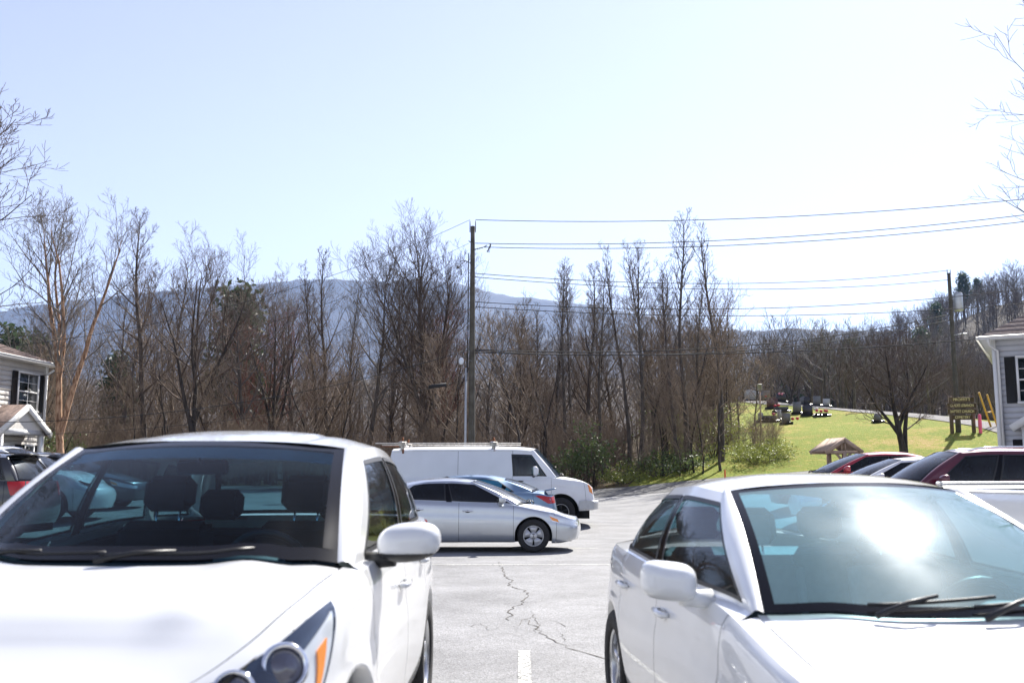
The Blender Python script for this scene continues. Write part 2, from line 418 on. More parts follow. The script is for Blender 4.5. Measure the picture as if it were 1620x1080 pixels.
    def Wp(si, v):
        si = np.asarray(si, float); v = np.asarray(v, float)
        xb = si*xk; yb = ywb(xb); zb_ = B.top(xb, yb)+.012
        xt = si*wt['xk']; yt = wt['yc']+(wt['yk']-wt['yc'])*si**2; zt_ = wt['zc']+(wt['zk']-wt['zc'])*si**2
        b = ws.get('bulge', .035)*np.sin(np.pi*v)
        return np.stack([xb+(xt-xb)*v, yb+(yt-yb)*v-b*.6, zb_+(zt_-zb_)*v+b*.8], -1)
    def patch(fn, sa, sb, va, vb, n=20, m=14):
        return fn(np.linspace(sa, sb, n)[:, None], np.linspace(va, vb, m)[None, :])
    es, ev0, ev1 = P.get('frit', (.945, .05, .955))
    wsg = MB().grid(patch(Wp, -es, es, ev0, ev1, 30)).build("windshield", M[gl[0]], T, True)
    fb = MB()
    for (a, b, c, d) in ((-1, 1, 0, ev0), (-1, 1, ev1, 1), (-1, -es, ev0, ev1), (es, 1, ev0, ev1)): fb.grid(patch(Wp, a, b, c, d))
    fb.build("windshield_border", M["gloss_black"], wsg, True)
    if P.get('tintband'):
        G = patch(Wp, -es, es, ev1-P['tintband'], ev1, 30, 4); G[..., 1] += .004; G[..., 2] -= .004
        MB().grid(G).build("tint_band", M["glass_blue"], wsg, True)
    # ---- greenhouse side
    rt = P['rt']; rb = P['rb']; pw_ = P.get('apillar', .055)
    rx, rz_ = B.rail; y_r0, y_r1 = P['rail'][0][1], P['rail'][-1][1]
    yb0, yb1 = yk+.05, rb['yk']-.03
    def GB(u):
        y = yb0+(yb1-yb0)*u; xs = B.xsh(y)-.012
        xa = xk+pw_; k0 = 1-sstep(0, .35, u); k1 = sstep(.75, 1, u)
        x = xs+(np.minimum(xa, xs)-xs)*k0; x = x+(np.minimum(rb['xk']+pw_, xs)-x)*k1
        return np.stack(np.broadcast_arrays(x, y, np.maximum(B.zb(y)+.006, B.top(x, y)*(k0+k1)+(B.zb(y)+.006)*(1-k0-k1))), -1)
    ub = P.get('ub', .48); fyt = pchip([(0, y_r0), (ub, max(y_r0+.1, min(yb0+(yb1-yb0)*ub+.05, y_r1-.1))), (1, y_r1)])
    def RC(u):
        y = fyt(u); return np.stack(np.broadcast_arrays(rx(y), y, rz_(y)), -1)
    sb_ = P.get('sbulge', .03)
    def GS(side, u, v, off=0.):
        u, v = np.broadcast_arrays(np.asarray(u, float), np.asarray(v, float)); a = GB(u); b = RC(u)
        p = a+(b-a)*v[..., None]; p[..., 0] += sb_*np.sin(np.pi*v)+off; p[..., 0] *= side; return p
    wins = P['wins']; v0, v1 = P.get('winv', (.05, .88))
    us = sorted(set([0, 1]+[a for w_ in wins for a in w_[:2]])); inner = []
    for sd_ in (-1, 1):
        fr_ = MB(); bk = MB()
        for i in range(len(us)-1):
            a, b = us[i], us[i+1]; n = max(3, int((b-a)*34)); uu = np.linspace(a, b, n)[:, None]
            hit = [w_ for w_ in wins if w_[0] <= a+1e-6 and w_[1] >= b-1e-6]
            if hit:
                kind = hit[0][2] if len(hit[0]) > 2 else 'glass'
                vtop = v1
                if kind == 'black': bk.grid(GS(sd_, uu, np.linspace(0.0, v1, 10)[None, :]))
                else:
                    G = GS(sd_, uu, np.linspace(v0, v1, 10)[None, :], -.006)
                    wg = MB().grid(G).build("side_window", M[gl[1]], T, True)
                    e = MB()
                    for ua, ub, va, vb in ((a, b, v0-.012, v0+.03), (a, b, v1-.035, v1+.012), (a, a+.012, v0, v1), (b-.012, b, v0, v1)):
                        e.grid(GS(sd_, np.linspace(ua, ub, n)[:, None], np.linspace(va, vb, 4 if vb-va < .2 else 10)[None, :], .002))
                    e.build("window_seal", M[P.get('seal', "trim_black")], wg, True)
                    fr_.grid(GS(sd_, uu, np.linspace(0, v0, 3)[None, :]))
                fr_.grid(GS(sd_, uu, np.linspace(v1, 1, 6)[None, :]))
            else: fr_.grid(GS(sd_, uu, np.linspace(0, 1, 16)[None, :]))
        # A pillar
        v = np.linspace(0, 1, 16); e0 = Wp(np.full(16, float(sd_)), v); e1 = GS(sd_, np.zeros(16), v)
        mid = (e0+e1)/2; mid[:, 0] += sd_*.012; mid[:, 1] -= .010; mid[:, 2] += .012
        fr_.grid(np.stack([e0, e0*.6+mid*.4+[sd_*.002, -.004, .005], mid, e1], 1))
        # sill between glass line and shoulder
        u = np.linspace(-.02, 1.02, 30); y = yb0+(yb1-yb0)*u; a = GB(np.clip(u, 0, 1)); a[:, 0] *= sd_
        b = np.stack([sd_*B.xsh(y), B.rake(y, B.zb(y), y), B.zb(y)], -1); fr_.grid(np.stack([a, b], 1))
        fr_.build("pillars", pt, T, True)
        if bk.n: bk.build("pillar_trim", M["gloss_black"], T, True)
    for ysm in P.get('seams', []):
        for sd_ in (-1, 1):
            G = []
            for yy in (ysm-.004, ysm+.004):
                a = GB(np.array((yy-yb0)/(yb1-yb0))); b = np.array([float(rx(yy)), yy, float(rz_(yy))]); v = np.linspace(0, .97, 12)[:, None]; q = a+(b-a)*v; q[:, 0] += sb_*np.sin(np.pi*v[:, 0])+.003; q[:, 0] *= sd_; G.append(q)
            MB().grid(G).build("panel_seam", M["trim_black"], T, True)
    if P.get('drip'):
        for sd_ in (-1, 1):
            q = GS(sd_, np.linspace(.02, .99, 24), np.full(24, .955), .008); MB().tube(q, .011, 6).build("drip_rail", pt, T, True)
    # ---- roof
    def Rf(si, v, dz=0.):
        si, v = np.broadcast_arrays(np.asarray(si, float), np.asarray(v, float))
        ya = wt['yc']+(wt['yk']-wt['yc'])*si**2; yb = rt['yc']+(rt['yk']-rt['yc'])*si**2
        y = ya+(yb-ya)*v
        yr = y_r0+(y_r1-y_r0)*v; xr = rx(yr); zr_ = rz_(yr); zc_ = B.roofc(y); e = P.get('roofe', 2.6)
        aw = np.abs(si)**12; yy = y*(1-aw)+yr*aw
        z = zr_+(zc_-zr_)*(1-np.abs(si)**e)
        k = P.get('roofrib', 0)
        if k: z = z+k*(np.exp(-((np.abs(si)-.62)/.03)**2))*sstep(0, .15, v)*-1
        return np.stack([si*xr, yy, z-dz], -1)
    MB().grid(patch(Rf, -1, 1, 0, 1, 41, 24)).build("roof", pt, T, True)
    if interior: MB().grid(patch(Rf, -.97, .97, .02, .98, 21, 12)-np.array([0, 0, .035])).build("headliner", M["headliner"], T, True)
    if P.get('rails'):
        for sd_ in (-1, 1):
            v = np.linspace(.08, .92, 14); q = Rf(np.full(14, sd_*.84), v); q[:, 2] += .05*np.sin(np.pi*np.linspace(0, 1, 14))**.35+.004
            MB().tube(q, .016, 8).build("roof_rail", M[P['rails']], T, True)
    # ---- rear window
    def Rp(si, v):
        si = np.asarray(si, float); v = np.asarray(v, float)
        xb = si*rb['xk']; yb = rb['yc']+(rb['yk']-rb['yc'])*si**2; zb_ = rb['z']+0*si if 'z' in rb else B.top(xb, yb)+.01
        xt = si*rt['xk']; yt = rt['yc']+(rt['yk']-rt['yc'])*si**2; zt_ = rt['zc']+(rt['zk']-rt['zc'])*si**2
        b = .03*np.sin(np.pi*v)
        return np.stack([xb+(xt-xb)*v, yb+(yt-yb)*v+b*.7, zb_+(zt_-zb_)*v+b*.6], -1)
    rw = MB().grid(patch(Rp, -.94, .94, .06, .94, 24)).build("rear_window", M[gl[2]], T, True) if not P.get('blind_rear') else None
    fb = MB()
    for (a, b, c, d) in ((-1, 1, 0, .06), (-1, 1, .94, 1), (-1, -.94, .06, .94), (.94, 1, .06, .94)): fb.grid(patch(Rp, a, b, c, d))
    if P.get('blind_rear'): fb.grid(patch(Rp, -.94, .94, .06, .94)); fb.build("rear_door", pt, T, True)
    else: fb.build("rear_window_border", M["gloss_black"], rw, True)
    for sd_ in (-1, 1):   # C/D pillar strip
        v = np.linspace(0, 1, 14); e0 = Rp(np.full(14, float(sd_)), v); e1 = GS(sd_, np.ones(14), v); mid = (e0+e1)/2+[sd_*.012, .012, .006]
        MB().grid(np.stack([e0, mid, e1], 1)).build("rear_pillar", pt, T, True)
    # ---- deck / tailgate top
    if not P.get('nodeck'):
        G = []
        for si in np.linspace(-1, 1, 25):
            row = []
            for ti in np.linspace(0, 1, 12):
                y1 = L; xx = si*float(B.xsh(L)); y0 = min(rb['yc']+(rb['yk']-rb['yc'])*min(1, abs(si))**2, L-.02)
                y = y0+(y1-y0)*ti; xx = float(si*B.xsh(y)); z = float(B.top(xx, y)); row.append((xx, float(B.rake(y, z, y))+B.bulge[1]*(1-si*si)*max(0, ti*5-4)**2, z))
            G.append(row)
        MB().grid(G).build("trunk_lid", pt, T, True)
    # ---- lamps
    for (lst, nm) in ((P.get('head', []), "headlight"), (P.get('taill', []), "tail_light")):
        for (poly, mat) in lst:
            for sd_ in (-1, 1): patch_on(B, sd_, poly).build(nm, M[mat], T, True)
    for (poly, mat, nm) in P.get('extra', []):
        for sd_ in (-1, 1): patch_on(B, sd_, poly).build(nm, M[mat], T, True)
    if P.get('spoiler'):
        y, z, wd, ch = P['spoiler']
        pr = [(y-ch, z-.03), (y-.02, z+.015), (y+.03, z+.02), (y+.035, z+.008), (y-.02, z-.012), (y-ch, z-.05)]
        MB().prism(pr, -wd, wd, 0).build("spoiler", pt, T)
    # ---- mirrors
    mr = P.get('mirror')
    if mr:
        for sd_ in (-1, 1): side_mirror(T, sd_, mr, pt)
    # ---- cabin
    if interior:
        sm_ = M[P.get('seatmat', "seat_dark")]; fl = .36+P.get('fl', 0); sx = P.get('seatx', .36); ys = yk+P.get('seaty', .78)
        for sd_ in (-1, 1): seat(T, sd_*sx, ys, fl-.06, sm_, bh=P.get('sbh', .60))
        if P.get('rearseat', True): seat(T, 0, ys+.95, fl-.04, sm_, wide=1.22, bh=.56, post=False)
        zc_ = float(B.zc(yc)); d = MB(); G = []
        for x in np.linspace(-xk+.03, xk-.03, 17):
            y0 = float(ywb(x))+.03; z0 = float(B.top(x, y0-.03))-.015; y1 = yk+.34; G.append([(x, y0, z0), (x, y0+(y1-y0)*.5, zc_-.035), (x, y1-.06, zc_-.09), (x, y1, zc_-.2), (x, yk+.2, fl)])
        d.grid(G); ds = d.build("dashboard", M[P.get('dash', "dash_grey")], T)
        dv = P.get('driver', 1); b = MB(); b.lathe([(.001, 0), (.16, 0), (.14, .05), (.10, .07), (.001, .075)], 20, None, (dv*sx, yk+.19, zc_-.07)); b.build("instrument_hood", M[P.get('dash', "dash_grey")], ds, True)
        a = np.linspace(0, 2*math.pi, 25); tl = .42
        ring = np.stack([dv*sx+.185*np.cos(a), yk+.50-.185*np.sin(a)*math.sin(tl)*-1*-1, zc_-.10+.185*np.sin(a)*math.cos(tl)], -1)
        swm = MB().tube(ring, .016, 8, False); hubp = (dv*sx, yk+.49, zc_-.12)
        for q in (0, math.pi, -math.pi/2): swm.tube([hubp, (dv*sx+.18*math.cos(q), yk+.50-.18*math.sin(q)*math.sin(tl), zc_-.10+.18*math.sin(q)*math.cos(tl))], .014, 6)
        swm.lathe([(.001, .03), (.06, .02), (.07, -.02)], 12, Matrix.Rotation(math.pi/2-tl, 4, 'X'), hubp)
        swm.build("steering_wheel", M["trim_black"], T, True)
        for sd_ in (-1, 1):       # door cards
            y = np.linspace(yk+.1, rb['yk']-.1, 10); MB().grid([[(sd_*(B.xsh(q)-.09), q, .3), (sd_*(B.xsh(q)-.06), q, float(B.zb(q))-.03)] for q in y]).build("door_card", sm_, T)
        q = Wp(0., .86); MB().box((0, q[1]+.10, q[2]-.07), (.24, .03, .07), bev=.012).tube([(0, q[1]+.02, q[2]-.01), (0, q[1]+.10, q[2]-.06)], .008, 6).build("rear_view_mirror", M["trim_black"], T)
    # ---- wipers
    for (x0, x1, v) in P.get('wipers', []):
        k = np.linspace(0, 1, 9); q = Wp(x0+(x1-x0)*k, (.012 if P.get('wlow') else .035)+v*k); q[:, 1] -= .018; q[:, 2] += .012
        b = MB().tube(q, .007, 6); pivot = Wp(x0, 0.)+np.array([0, -.06, .0]); midp = Wp((x0+x1)/2, .035+v/2)+(np.array([0, -.03, .008]) if P.get('wlow') else np.array([0, -.035, .035]))
        b.tube([pivot, (pivot+midp)/2+np.array([0, -.01, .012]), midp], [.012, .010, .007], 6); b.build("wiper", M["trim_black"], T)
    return T, B, Wp, GS, Rf
def bpanel(B, sd_, u):
    tl = np.where((u >= 0) & (u <= B.L), B.arch_t(np.clip(u, 0, B.L)), 0); k = np.linspace(0, 1, 18)[None, :]; t = tl[:, None]+(1-tl[:, None])*k
    G = B.S(sd_, u[:, None], t); In = G[:, :1].copy(); In[..., 0] *= .85; In[..., 2] += .01
    return np.concatenate([In, G], 1)
def disc(c, n, r, k=14):
    c = np.array(c, float); V = [c]+[c+np.array([0, r*math.cos(2*math.pi*i/k), r*.55*math.sin(2*math.pi*i/k)]) for i in range(k)]
    return V, [[0, i+1, (i+1) % k+1] for i in range(k)]
def side_mirror(T, sd_, mr, pt):
    x, y, z, w_, h_, dp = mr['p']
    mo = empty("mirror", (sd_*x, y, z)); mo.parent = T
    n1, n2 = 64, 44; G = []
    for i in range(n1+1):
        a = 2*math.pi*i/n1; row = []
        for j in range(n2+1):
            b = math.pi*(j/n2)*.62   # front dome only
            r = math.sin(b)**.75; ca, sa = math.cos(a), math.sin(a); e = mr.get('sq', .72)
            cx = math.copysign(abs(ca)**e, ca); cz = math.copysign(abs(sa)**e, sa)
            row.append((sd_*w_/2*r*cx*1., -dp*math.cos(b)*.8, h_/2*r*cz+.012*r*cx))
        G.append(row)
    G = np.array(G); m = MB().grid(G); rim = G[:, -1]
    lower = mr.get('two')
    shell = m.build("mirror_shell", pt, mo, True)
    MB().add(np.concatenate([[rim.mean(0)], rim*[.93, 1, .93]+[0, -.006, 0]]), [[0, i+1, i+2] for i in range(n1)]).build("mirror_glass", M["chrome"], mo)
    if lower:
        K = G*[1.012, 1.02, 1.012]; F_ = []; b_ = n2+1
        for i in range(n1):
            for j in range(n2):
                f = [i*b_+j, i*b_+j+1, (i+1)*b_+j+1, (i+1)*b_+j]; c_ = K.reshape(-1, 3)[f].mean(0)
                if c_[2] < -h_*.27: F_.append(f)
        MB().add(K.reshape(-1, 3), F_).build("mirror_base", M["trim_black"], mo, True)
    xi = mr.get('xin', .17)
    MB().tube([(-sd_*(w_*.25), .0, -h_*.36), (-sd_*(w_*.42+xi*.3), .01, -h_*.46), (-sd_*(w_*.5+xi), .03, -h_*.5)], [.045, .035, .045], 10).build("mirror_arm", M["trim_black"] if lower or mr.get('blackarm') else pt, mo, True)

CIVIC = dict(L=4.49, hw=[(0, .60), (.05, .66), (.15, .735), (.35, .81), (.75, .862), (1.5, .876), (3.0, .876), (3.6, .862), (4.0, .81), (4.3, .72), (4.42, .65), (4.49, .56)],
    zb=[(0, .66), (.25, .72), (.8, .82), (1.4, .915), (2.2, .945), (3.2, .985), (3.8, 1.0), (4.2, .985), (4.49, .93)],
    zc=[(0, .66), (.15, .72), (.5, .83), (1.0, .935), (1.3, .975), (3.8, 1.05), (4.15, 1.07), (4.4, 1.04), (4.49, .97)],
    zr=[(0, .23), (.4, .17), (1, .19), (3.4, .19), (4.2, .22), (4.49, .28)], nose=[(.2, .05), (.45, 0), (.6, .04), (.75, .16)], tail=[(.2, .06), (.5, 0), (.8, .05), (1.0, .10)],
    R=.315, Ra=.365, ax=(.87, 3.57), rimR=.205, ws=dict(yc=.90, xk=.71, yk=1.16), wt=dict(yc=1.98, zc=1.388, xk=.545, yk=2.10, zk=1.352),
    rt=dict(yc=3.42, zc=1.345, xk=.49, yk=3.36, zk=1.285), rb=dict(yc=4.20, xk=.58, yk=4.02), rail=[(.58, 2.10, 1.343), (.615, 2.5, 1.368), (.61, 2.9, 1.358), (.55, 3.38, 1.275)],
    roofc=[(2.02, 1.388), (2.3, 1.42), (2.6, 1.435), (3.0, 1.418), (3.42, 1.345)], doors=[1.26, 2.32, 3.28], bump=(.42, 4.05),
    wins=[(.025, .45), (.45, .49, 'black'), (.49, .87)], apillar=.032, crease=[(.62, .14, .012, .2, 1.5)], mirror=dict(p=(.985, 1.50, 1.0, .225, .155, .12), sq=.6, xin=.06),
    head=[([(-.12, .78), (.55, .93), (.50, .70), (-.05, .60)], "lamp_white")], extra=[([(.38, .80), (.54, .86), (.50, .74), (.36, .70)], "lamp_amber", "turn_signal")],
    taill=[([(4.22, .93), (4.60, .95), (4.58, .66), (4.25, .72)], "lamp_red")], wipers=[(-.55, .10, .05), (-.05, .72, .05)], cowl="paint_white")
SUV = dict(L=4.44, hw=[(0, .60), (.05, .66), (.15, .735), (.35, .82), (.75, .90), (1.3, .925), (3.0, .925), (3.8, .905), (4.2, .86), (4.36, .80), (4.44, .70)],
    zb=[(0, .80), (.2, .88), (.6, .985), (1.0, 1.03), (1.3, 1.05), (2, 1.08), (3.2, 1.14), (4.44, 1.15)],
    zc=[(0, .80), (.12, .89), (.4, 1.0), (.7, 1.07), (.92, 1.105), (1.35, 1.12), (4.3, 1.16), (4.44, 1.15)],
    zr=[(0, .26), (.4, .21), (1, .24), (3.4, .24), (4.2, .27), (4.44, .34)], nose=[(.25, .06), (.55, 0), (.68, .05), (.8, .22), (.95, .30)], tail=[(.3, .06), (.6, 0), (1.0, .03), (1.15, .06)],
    R=.345, Ra=.40, ax=(.88, 3.52), rimR=.225, ws=dict(yc=.90, xk=.76, yk=1.25), wt=dict(yc=1.97, zc=1.582, xk=.63, yk=2.07, zk=1.548),
    rt=dict(yc=3.95, zc=1.555, xk=.56, yk=3.90, zk=1.50), rb=dict(yc=4.34, xk=.66, yk=4.26), rail=[(.685, 2.10, 1.54), (.70, 2.6, 1.572), (.68, 3.2, 1.555), (.62, 3.92, 1.485)],
    roofc=[(1.97, 1.582), (2.3, 1.628), (2.7, 1.665), (3.4, 1.64), (3.95, 1.555)], doors=[1.25, 2.28, 3.2], bump=(.38, 4.1), roofrib=.010,
    wins=[(.07, .40), (.40, .435, 'black'), (.435, .74), (.78, .92)], crease=[(.56, .12, .022, .1, 1.4), (.80, .07, .010, .15, 1.4)],
    mirror=dict(p=(1.005, 1.56, 1.14, .27, .165, .13), sq=.8, two=True, xin=.05), frit=(.93, .08, .94), tintband=.15,
    taill=[([(4.05, .98), (4.62, .98), (4.60, .74), (4.10, .80)], "lamp_red")], wipers=[(-.70, -.02, .012), (-.04, .64, .012)], wlow=True, driver=1, sbh=.66, fl=.10, seatmat="seat_dark")
# ---------------------------------------------------------------- terrain
c_lot = pchip([(-60, 0), (19, 0), (23, .06), (27, .2), (33, .45), (40, .74), (45, 1.0), (60, 1.3), (100, 1.2), (160, -1.5), (230, 2), (420, 32), (1000, 100), (2600, 190), (9000, 200)])
c_side = pchip([(-60, 0), (9, 0), (17.5, .50), (21, .76), (24, .84), (28, .74), (36, .42), (46, .15), (55, 0), (9000, 0)])
c_left = pchip([(-60, 0), (13, 0), (19.4, .22), (22.6, .46), (26, .52), (30, .45), (44, .2), (55, 0), (9000, 0)])
c_hill = pchip([(-2, 0), (.10, 0), (.16, 2), (.216, 7), (.28, 14), (.375, 25), (.514, 43), (.75, 50), (3, 52)])
c_cap = pchip([(-2, 9.2), (0, 9.2), (.25, 9.1), (.29, 7.9), (.39, 6.15), (.44, 5.45), (.5, 4.8), (.7, 4.2), (3, 4)])
def H(x, y):
    x = np.asarray(x, float); y = np.asarray(y, float); a = x/np.maximum(y, 8)
    z = c_lot(y)+sstep(3, 8.5, x)*c_side(y)+sstep(3, 8.5, -x)*c_left(y)
    pl = 1.62+.36*sstep(44, 54, y)+.116*(y-42)+.075*(x-11.7)
    cap = c_cap(a); k_ = .35; pl = -k_*np.logaddexp(-pl/k_, -cap/k_)
    wgt = sstep(-.02, .24, a)*sstep(35, 47, y)*(1-sstep(130, 200, y)*.8)
    z = z+np.maximum(pl-z, 0)*wgt
    z = z+c_hill(a)*sstep(105, 320, y)*(1-sstep(500, 1500, y)*.6)
    z = z+.10*np.sin(x*.31+1.7)*np.sin(y*.27)*sstep(44, 60, y)+2.5*np.sin(x*.021+.5)*np.sin(y*.017)*sstep(150, 400, y)
    return z
def Hs(x, y): return float(H(x, y))
def axis(lo, hi, fine0, fine1, st, gr=1.18):
    a = list(np.arange(fine0, fine1+st/2, st)); s = st
    while a[-1] < hi: s *= gr; a.append(min(a[-1]+s, hi))
    s = st
    while a[0] > lo: s *= gr; a.insert(0, max(a[0]-s, lo))
    return np.array(a)
def sheet(name, xs, ys, mat, dz=0., fx=None, kind='structure', mask=None):
    X, Y = np.meshgrid(xs, ys, indexing='ij')
    if fx is not None: X, Y = fx(X, Y)
    Z = H(X, Y)+dz; a, b = X.shape; idx = np.arange(a*b).reshape(a, b)
    F = np.stack([idx[:-1, :-1], idx[1:, :-1], idx[1:, 1:], idx[:-1, 1:]], -1).reshape(-1, 4)
    o = obj(name, np.stack([X, Y, Z], -1).reshape(-1, 3), F, mat); o["kind"] = kind; return o
# ground material: leaf litter / dry grass
def ground_mat(name, cols, s1=.35, s2=6., bump=.6, rough=.95):
    m, t, b = new_mat(name); b.inputs["Roughness"].default_value = rough; b.inputs["Specular IOR Level"].default_value = .2
    tc = t.nodes.new("ShaderNodeTexCoord"); n1 = t.nodes.new("ShaderNodeTexNoise"); n2 = t.nodes.new("ShaderNodeTexNoise")
    for n, s in ((n1, s1), (n2, s2)): n.inputs["Scale"].default_value = s; n.inputs["Detail"].default_value = 8; n.inputs["Roughness"].default_value = .65; t.links.new(tc.outputs["Object"], n.inputs["Vector"])
    ad = t.nodes.new("ShaderNodeMath"); ad.operation = 'MULTIPLY_ADD'; ad.inputs[1].default_value = .45; t.links.new(n2.outputs[0], ad.inputs[0])
    sc = t.nodes.new("ShaderNodeMath"); sc.operation = 'MULTIPLY'; sc.inputs[1].default_value = .62; t.links.new(n1.outputs[0], sc.inputs[0]); t.links.new(sc.outputs[0], ad.inputs[2])
    r = t.nodes.new("ShaderNodeValToRGB"); e = r.color_ramp.elements; k = len(cols)
    while len(e) < k: e.new(.5)
    for i, c in enumerate(cols): e[i].position = .39+.25*i/(k-1); e[i].color = (*c, 1)
    t.links.new(ad.outputs[0], r.inputs[0]); t.links.new(r.outputs[0], b.inputs["Base Color"])
    n3 = t.nodes.new("ShaderNodeTexNoise"); n3.inputs["Scale"].default_value = s2*3; n3.inputs["Detail"].default_value = 6; t.links.new(tc.outputs["Object"], n3.inputs["Vector"])
    bp = t.nodes.new("ShaderNodeBump"); bp.inputs["Strength"].default_value = bump; bp.inputs["Distance"].default_value = .12
    t.links.new(n3.outputs[0], bp.inputs["Height"]); t.links.new(bp.outputs[0], b.inputs["Normal"]); return m
ground_mat("litter", [(.045, .030, .018), (.09, .062, .036), (.13, .092, .05), (.08, .085, .03)], .25, 5)
ground_mat("lawn", [(.30, .22, .065), (.26, .24, .035), (.14, .20, .014), (.25, .25, .03), (.36, .26, .09)], .22, 4.5, 1.0)
ground_mat("mountain_wood", [(.030, .026, .026), (.05, .044, .040), (.065, .055, .05)], .004, .06, .8)
ground_mat("gravel", [(.16, .155, .15), (.22, .21, .20), (.28, .27, .26)], 1.2, 12, .5)
def asphalt(name, base, patch=.18):
    m, t, b = new_mat(name); b.inputs["Roughness"].default_value = .78; b.inputs["Specular IOR Level"].default_value = .35
    tc = t.nodes.new("ShaderNodeTexCoord"); v = t.nodes.new("ShaderNodeTexVoronoi"); v.inputs["Scale"].default_value = 75
    n = t.nodes.new("ShaderNodeTexNoise"); n.inputs["Scale"].default_value = .7; n.inputs["Detail"].default_value = 9; n.inputs["Roughness"].default_value = .7
    for q in (v, n): t.links.new(tc.outputs["Object"], q.inputs["Vector"])
    r = t.nodes.new("ShaderNodeValToRGB"); c = np.array(base); r.color_ramp.elements[0].color = (*(c*.55), 1); r.color_ramp.elements[1].color = (*(c*1.35), 1)
    t.links.new(v.outputs["Color"], r.inputs[0])
    r2 = t.nodes.new("ShaderNodeValToRGB"); r2.color_ramp.elements[0].position = .32; r2.color_ramp.elements[1].position = .7
    r2.color_ramp.elements[0].color = (1-patch*1.6,)*3+(1,); r2.color_ramp.elements[1].color = (1+patch*.5,)*3+(1,); t.links.new(n.outputs[0], r2.inputs[0])
    mx = t.nodes.new("ShaderNodeMix"); mx.data_type = 'RGBA'; mx.blend_type = 'MULTIPLY'; mx.inputs[0].default_value = 1
    t.links.new(r.outputs[0], mx.inputs[6]); t.links.new(r2.outputs[0], mx.inputs[7]); t.links.new(mx.outputs[2], b.inputs["Base Color"])
    bp = t.nodes.new("ShaderNodeBump"); bp.inputs["Strength"].default_value = .55; bp.inputs["Distance"].default_value = .006
    t.links.new(v.outputs["Distance"], bp.inputs["Height"]); t.links.new(bp.outputs[0], b.inputs["Normal"]); return m
asphalt("asphalt", (.245, .245, .25), .24); asphalt("asphalt_dark", (.12, .12, .125), .3)
pm("line_paint", (.55, .55, .51), .7, 0, 0, .25, 5, .3, 80)
def worn(name):
    m = MATS[name]; t = m.node_tree; b = t.nodes["Principled BSDF"]; tc = t.nodes.new("ShaderNodeTexCoord"); n = t.nodes.new("ShaderNodeTexNoise"); n.inputs["Scale"].default_value = 26; n.inputs["Detail"].default_value = 10; n.inputs["Roughness"].default_value = .75
    t.links.new(tc.outputs["Object"], n.inputs["Vector"]); r = t.nodes.new("ShaderNodeMapRange"); r.inputs[1].default_value = .45; r.inputs[2].default_value = .51; t.links.new(n.outputs[0], r.inputs[0]); t.links.new(r.outputs[0], b.inputs["Alpha"])
worn("line_paint")
pm("crack_tar", (.075, .068, .06), .9, 0, 0, .3)
sheet("ground", axis(-9000, 9000, -75, 110, 1.6, 1.2), axis(-60, 9000, 0, 175, 1.6, 1.15), M["litter"])
sheet("parking_lot", np.arange(-34, 22.1, .7), np.arange(-14, 40.1, .7), M["asphalt"], .03)
# access road crossing behind the lot, rising to the right
def rd(X, Y): return X, 39.6+Y+.03*np.maximum(X-2, 0)**1.25
sheet("access_road", np.arange(-40, 60, .7), np.linspace(0, 3.6, 7), M["asphalt_dark"], .045, rd)
# cemetery lawn and its lane
def lw(X, Y): return X+Y*.0+(Y-44)*.23, Y+.03*np.maximum(X-2, 0)**1.25
sheet("cemetery_lawn", np.arange(5.2, 62, .8), np.arange(43.1, 128, .8), M["lawn"], .05, lw)
LANE = [px(1150, 628, 108), px(1200, 635.5, 92), px(1270, 642, 82), px(1350, 651, 72), px(1430, 657, 65), px(1500, 664, 59), px(1570, 674, 53), px(1650, 690, 47)]
def ribbon(name, pts, wd, mat, dz, n=60):
    P = np.array([(p[0], p[1]) for p in pts]); t = np.linspace(0, 1, len(P)); fx = pchip(list(zip(t, P[:, 0]))); fy = pchip(list(zip(t, P[:, 1])))
    q = np.linspace(0, 1, n); X = fx(q); Y = fy(q); dx = np.gradient(X); dy = np.gradient(Y); l = np.hypot(dx, dy)+1e-9; nx, ny = -dy/l, dx/l
    o = np.linspace(-.5, .5, 5)*wd; XX = X[:, None]+nx[:, None]*o; YY = Y[:, None]+ny[:, None]*o; V = np.stack([XX, YY, H(XX, YY)+dz], -1)
    return MB().grid(V).build(name, mat, None, True)
ribbon("cemetery_lane", LANE, 2.1, M["gravel"], .09)["kind"] = 'structure'
rngs = random.Random(2)
# stall lines and cracks
def stripe(name, a, b, wd, mat, dz, n=14):
    L_ = math.hypot(b[0]-a[0], b[1]-a[1]); nx, ny = -(b[1]-a[1])/L_, (b[0]-a[0])/L_; G = []
    for k in np.linspace(0, 1, max(20, int(L_/.08))):
        x, y = a[0]+(b[0]-a[0])*k, a[1]+(b[1]-a[1])*k; e0, e1 = rngs.uniform(.92, 1.08)*wd/2, rngs.uniform(.92, 1.08)*wd/2
        G.append([(x-nx*e0, y-ny*e0, Hs(x-nx*e0, y-ny*e0)+dz), (x+nx*e1, y+ny*e1, Hs(x+nx*e1, y+ny*e1)+dz)])
    o = MB().grid(G).build(name, mat); o["kind"] = 'structure'; return o
for a, b in (((.10, 8.5), (.04, 1.0)), ((-3.1, 8.5), (-3.2, 1.0)), ((2.85, 8.6), (2.85, 1)), ((5.5, 8.6), (5.5, 1)),
             ((-5, 16.9), (1.62, 16.9)), ((-5, 20.75), (1.75, 20.75)), ((-5, 24.9), (1.7, 24.9))):
    stripe("stall_line", a, b, .095, M["line_paint"], .036)
for y in (15.9, 18.9, 21.9, 24.9): stripe("stall_line", (6.9, y), (12, y), .105, M["line_paint"], .036)
for y in (17.8, 21.0, 24.2): stripe("stall_line", (-9.4, y), (-14, y), .105, M["line_paint"], .036)
rng = random.Random(4)
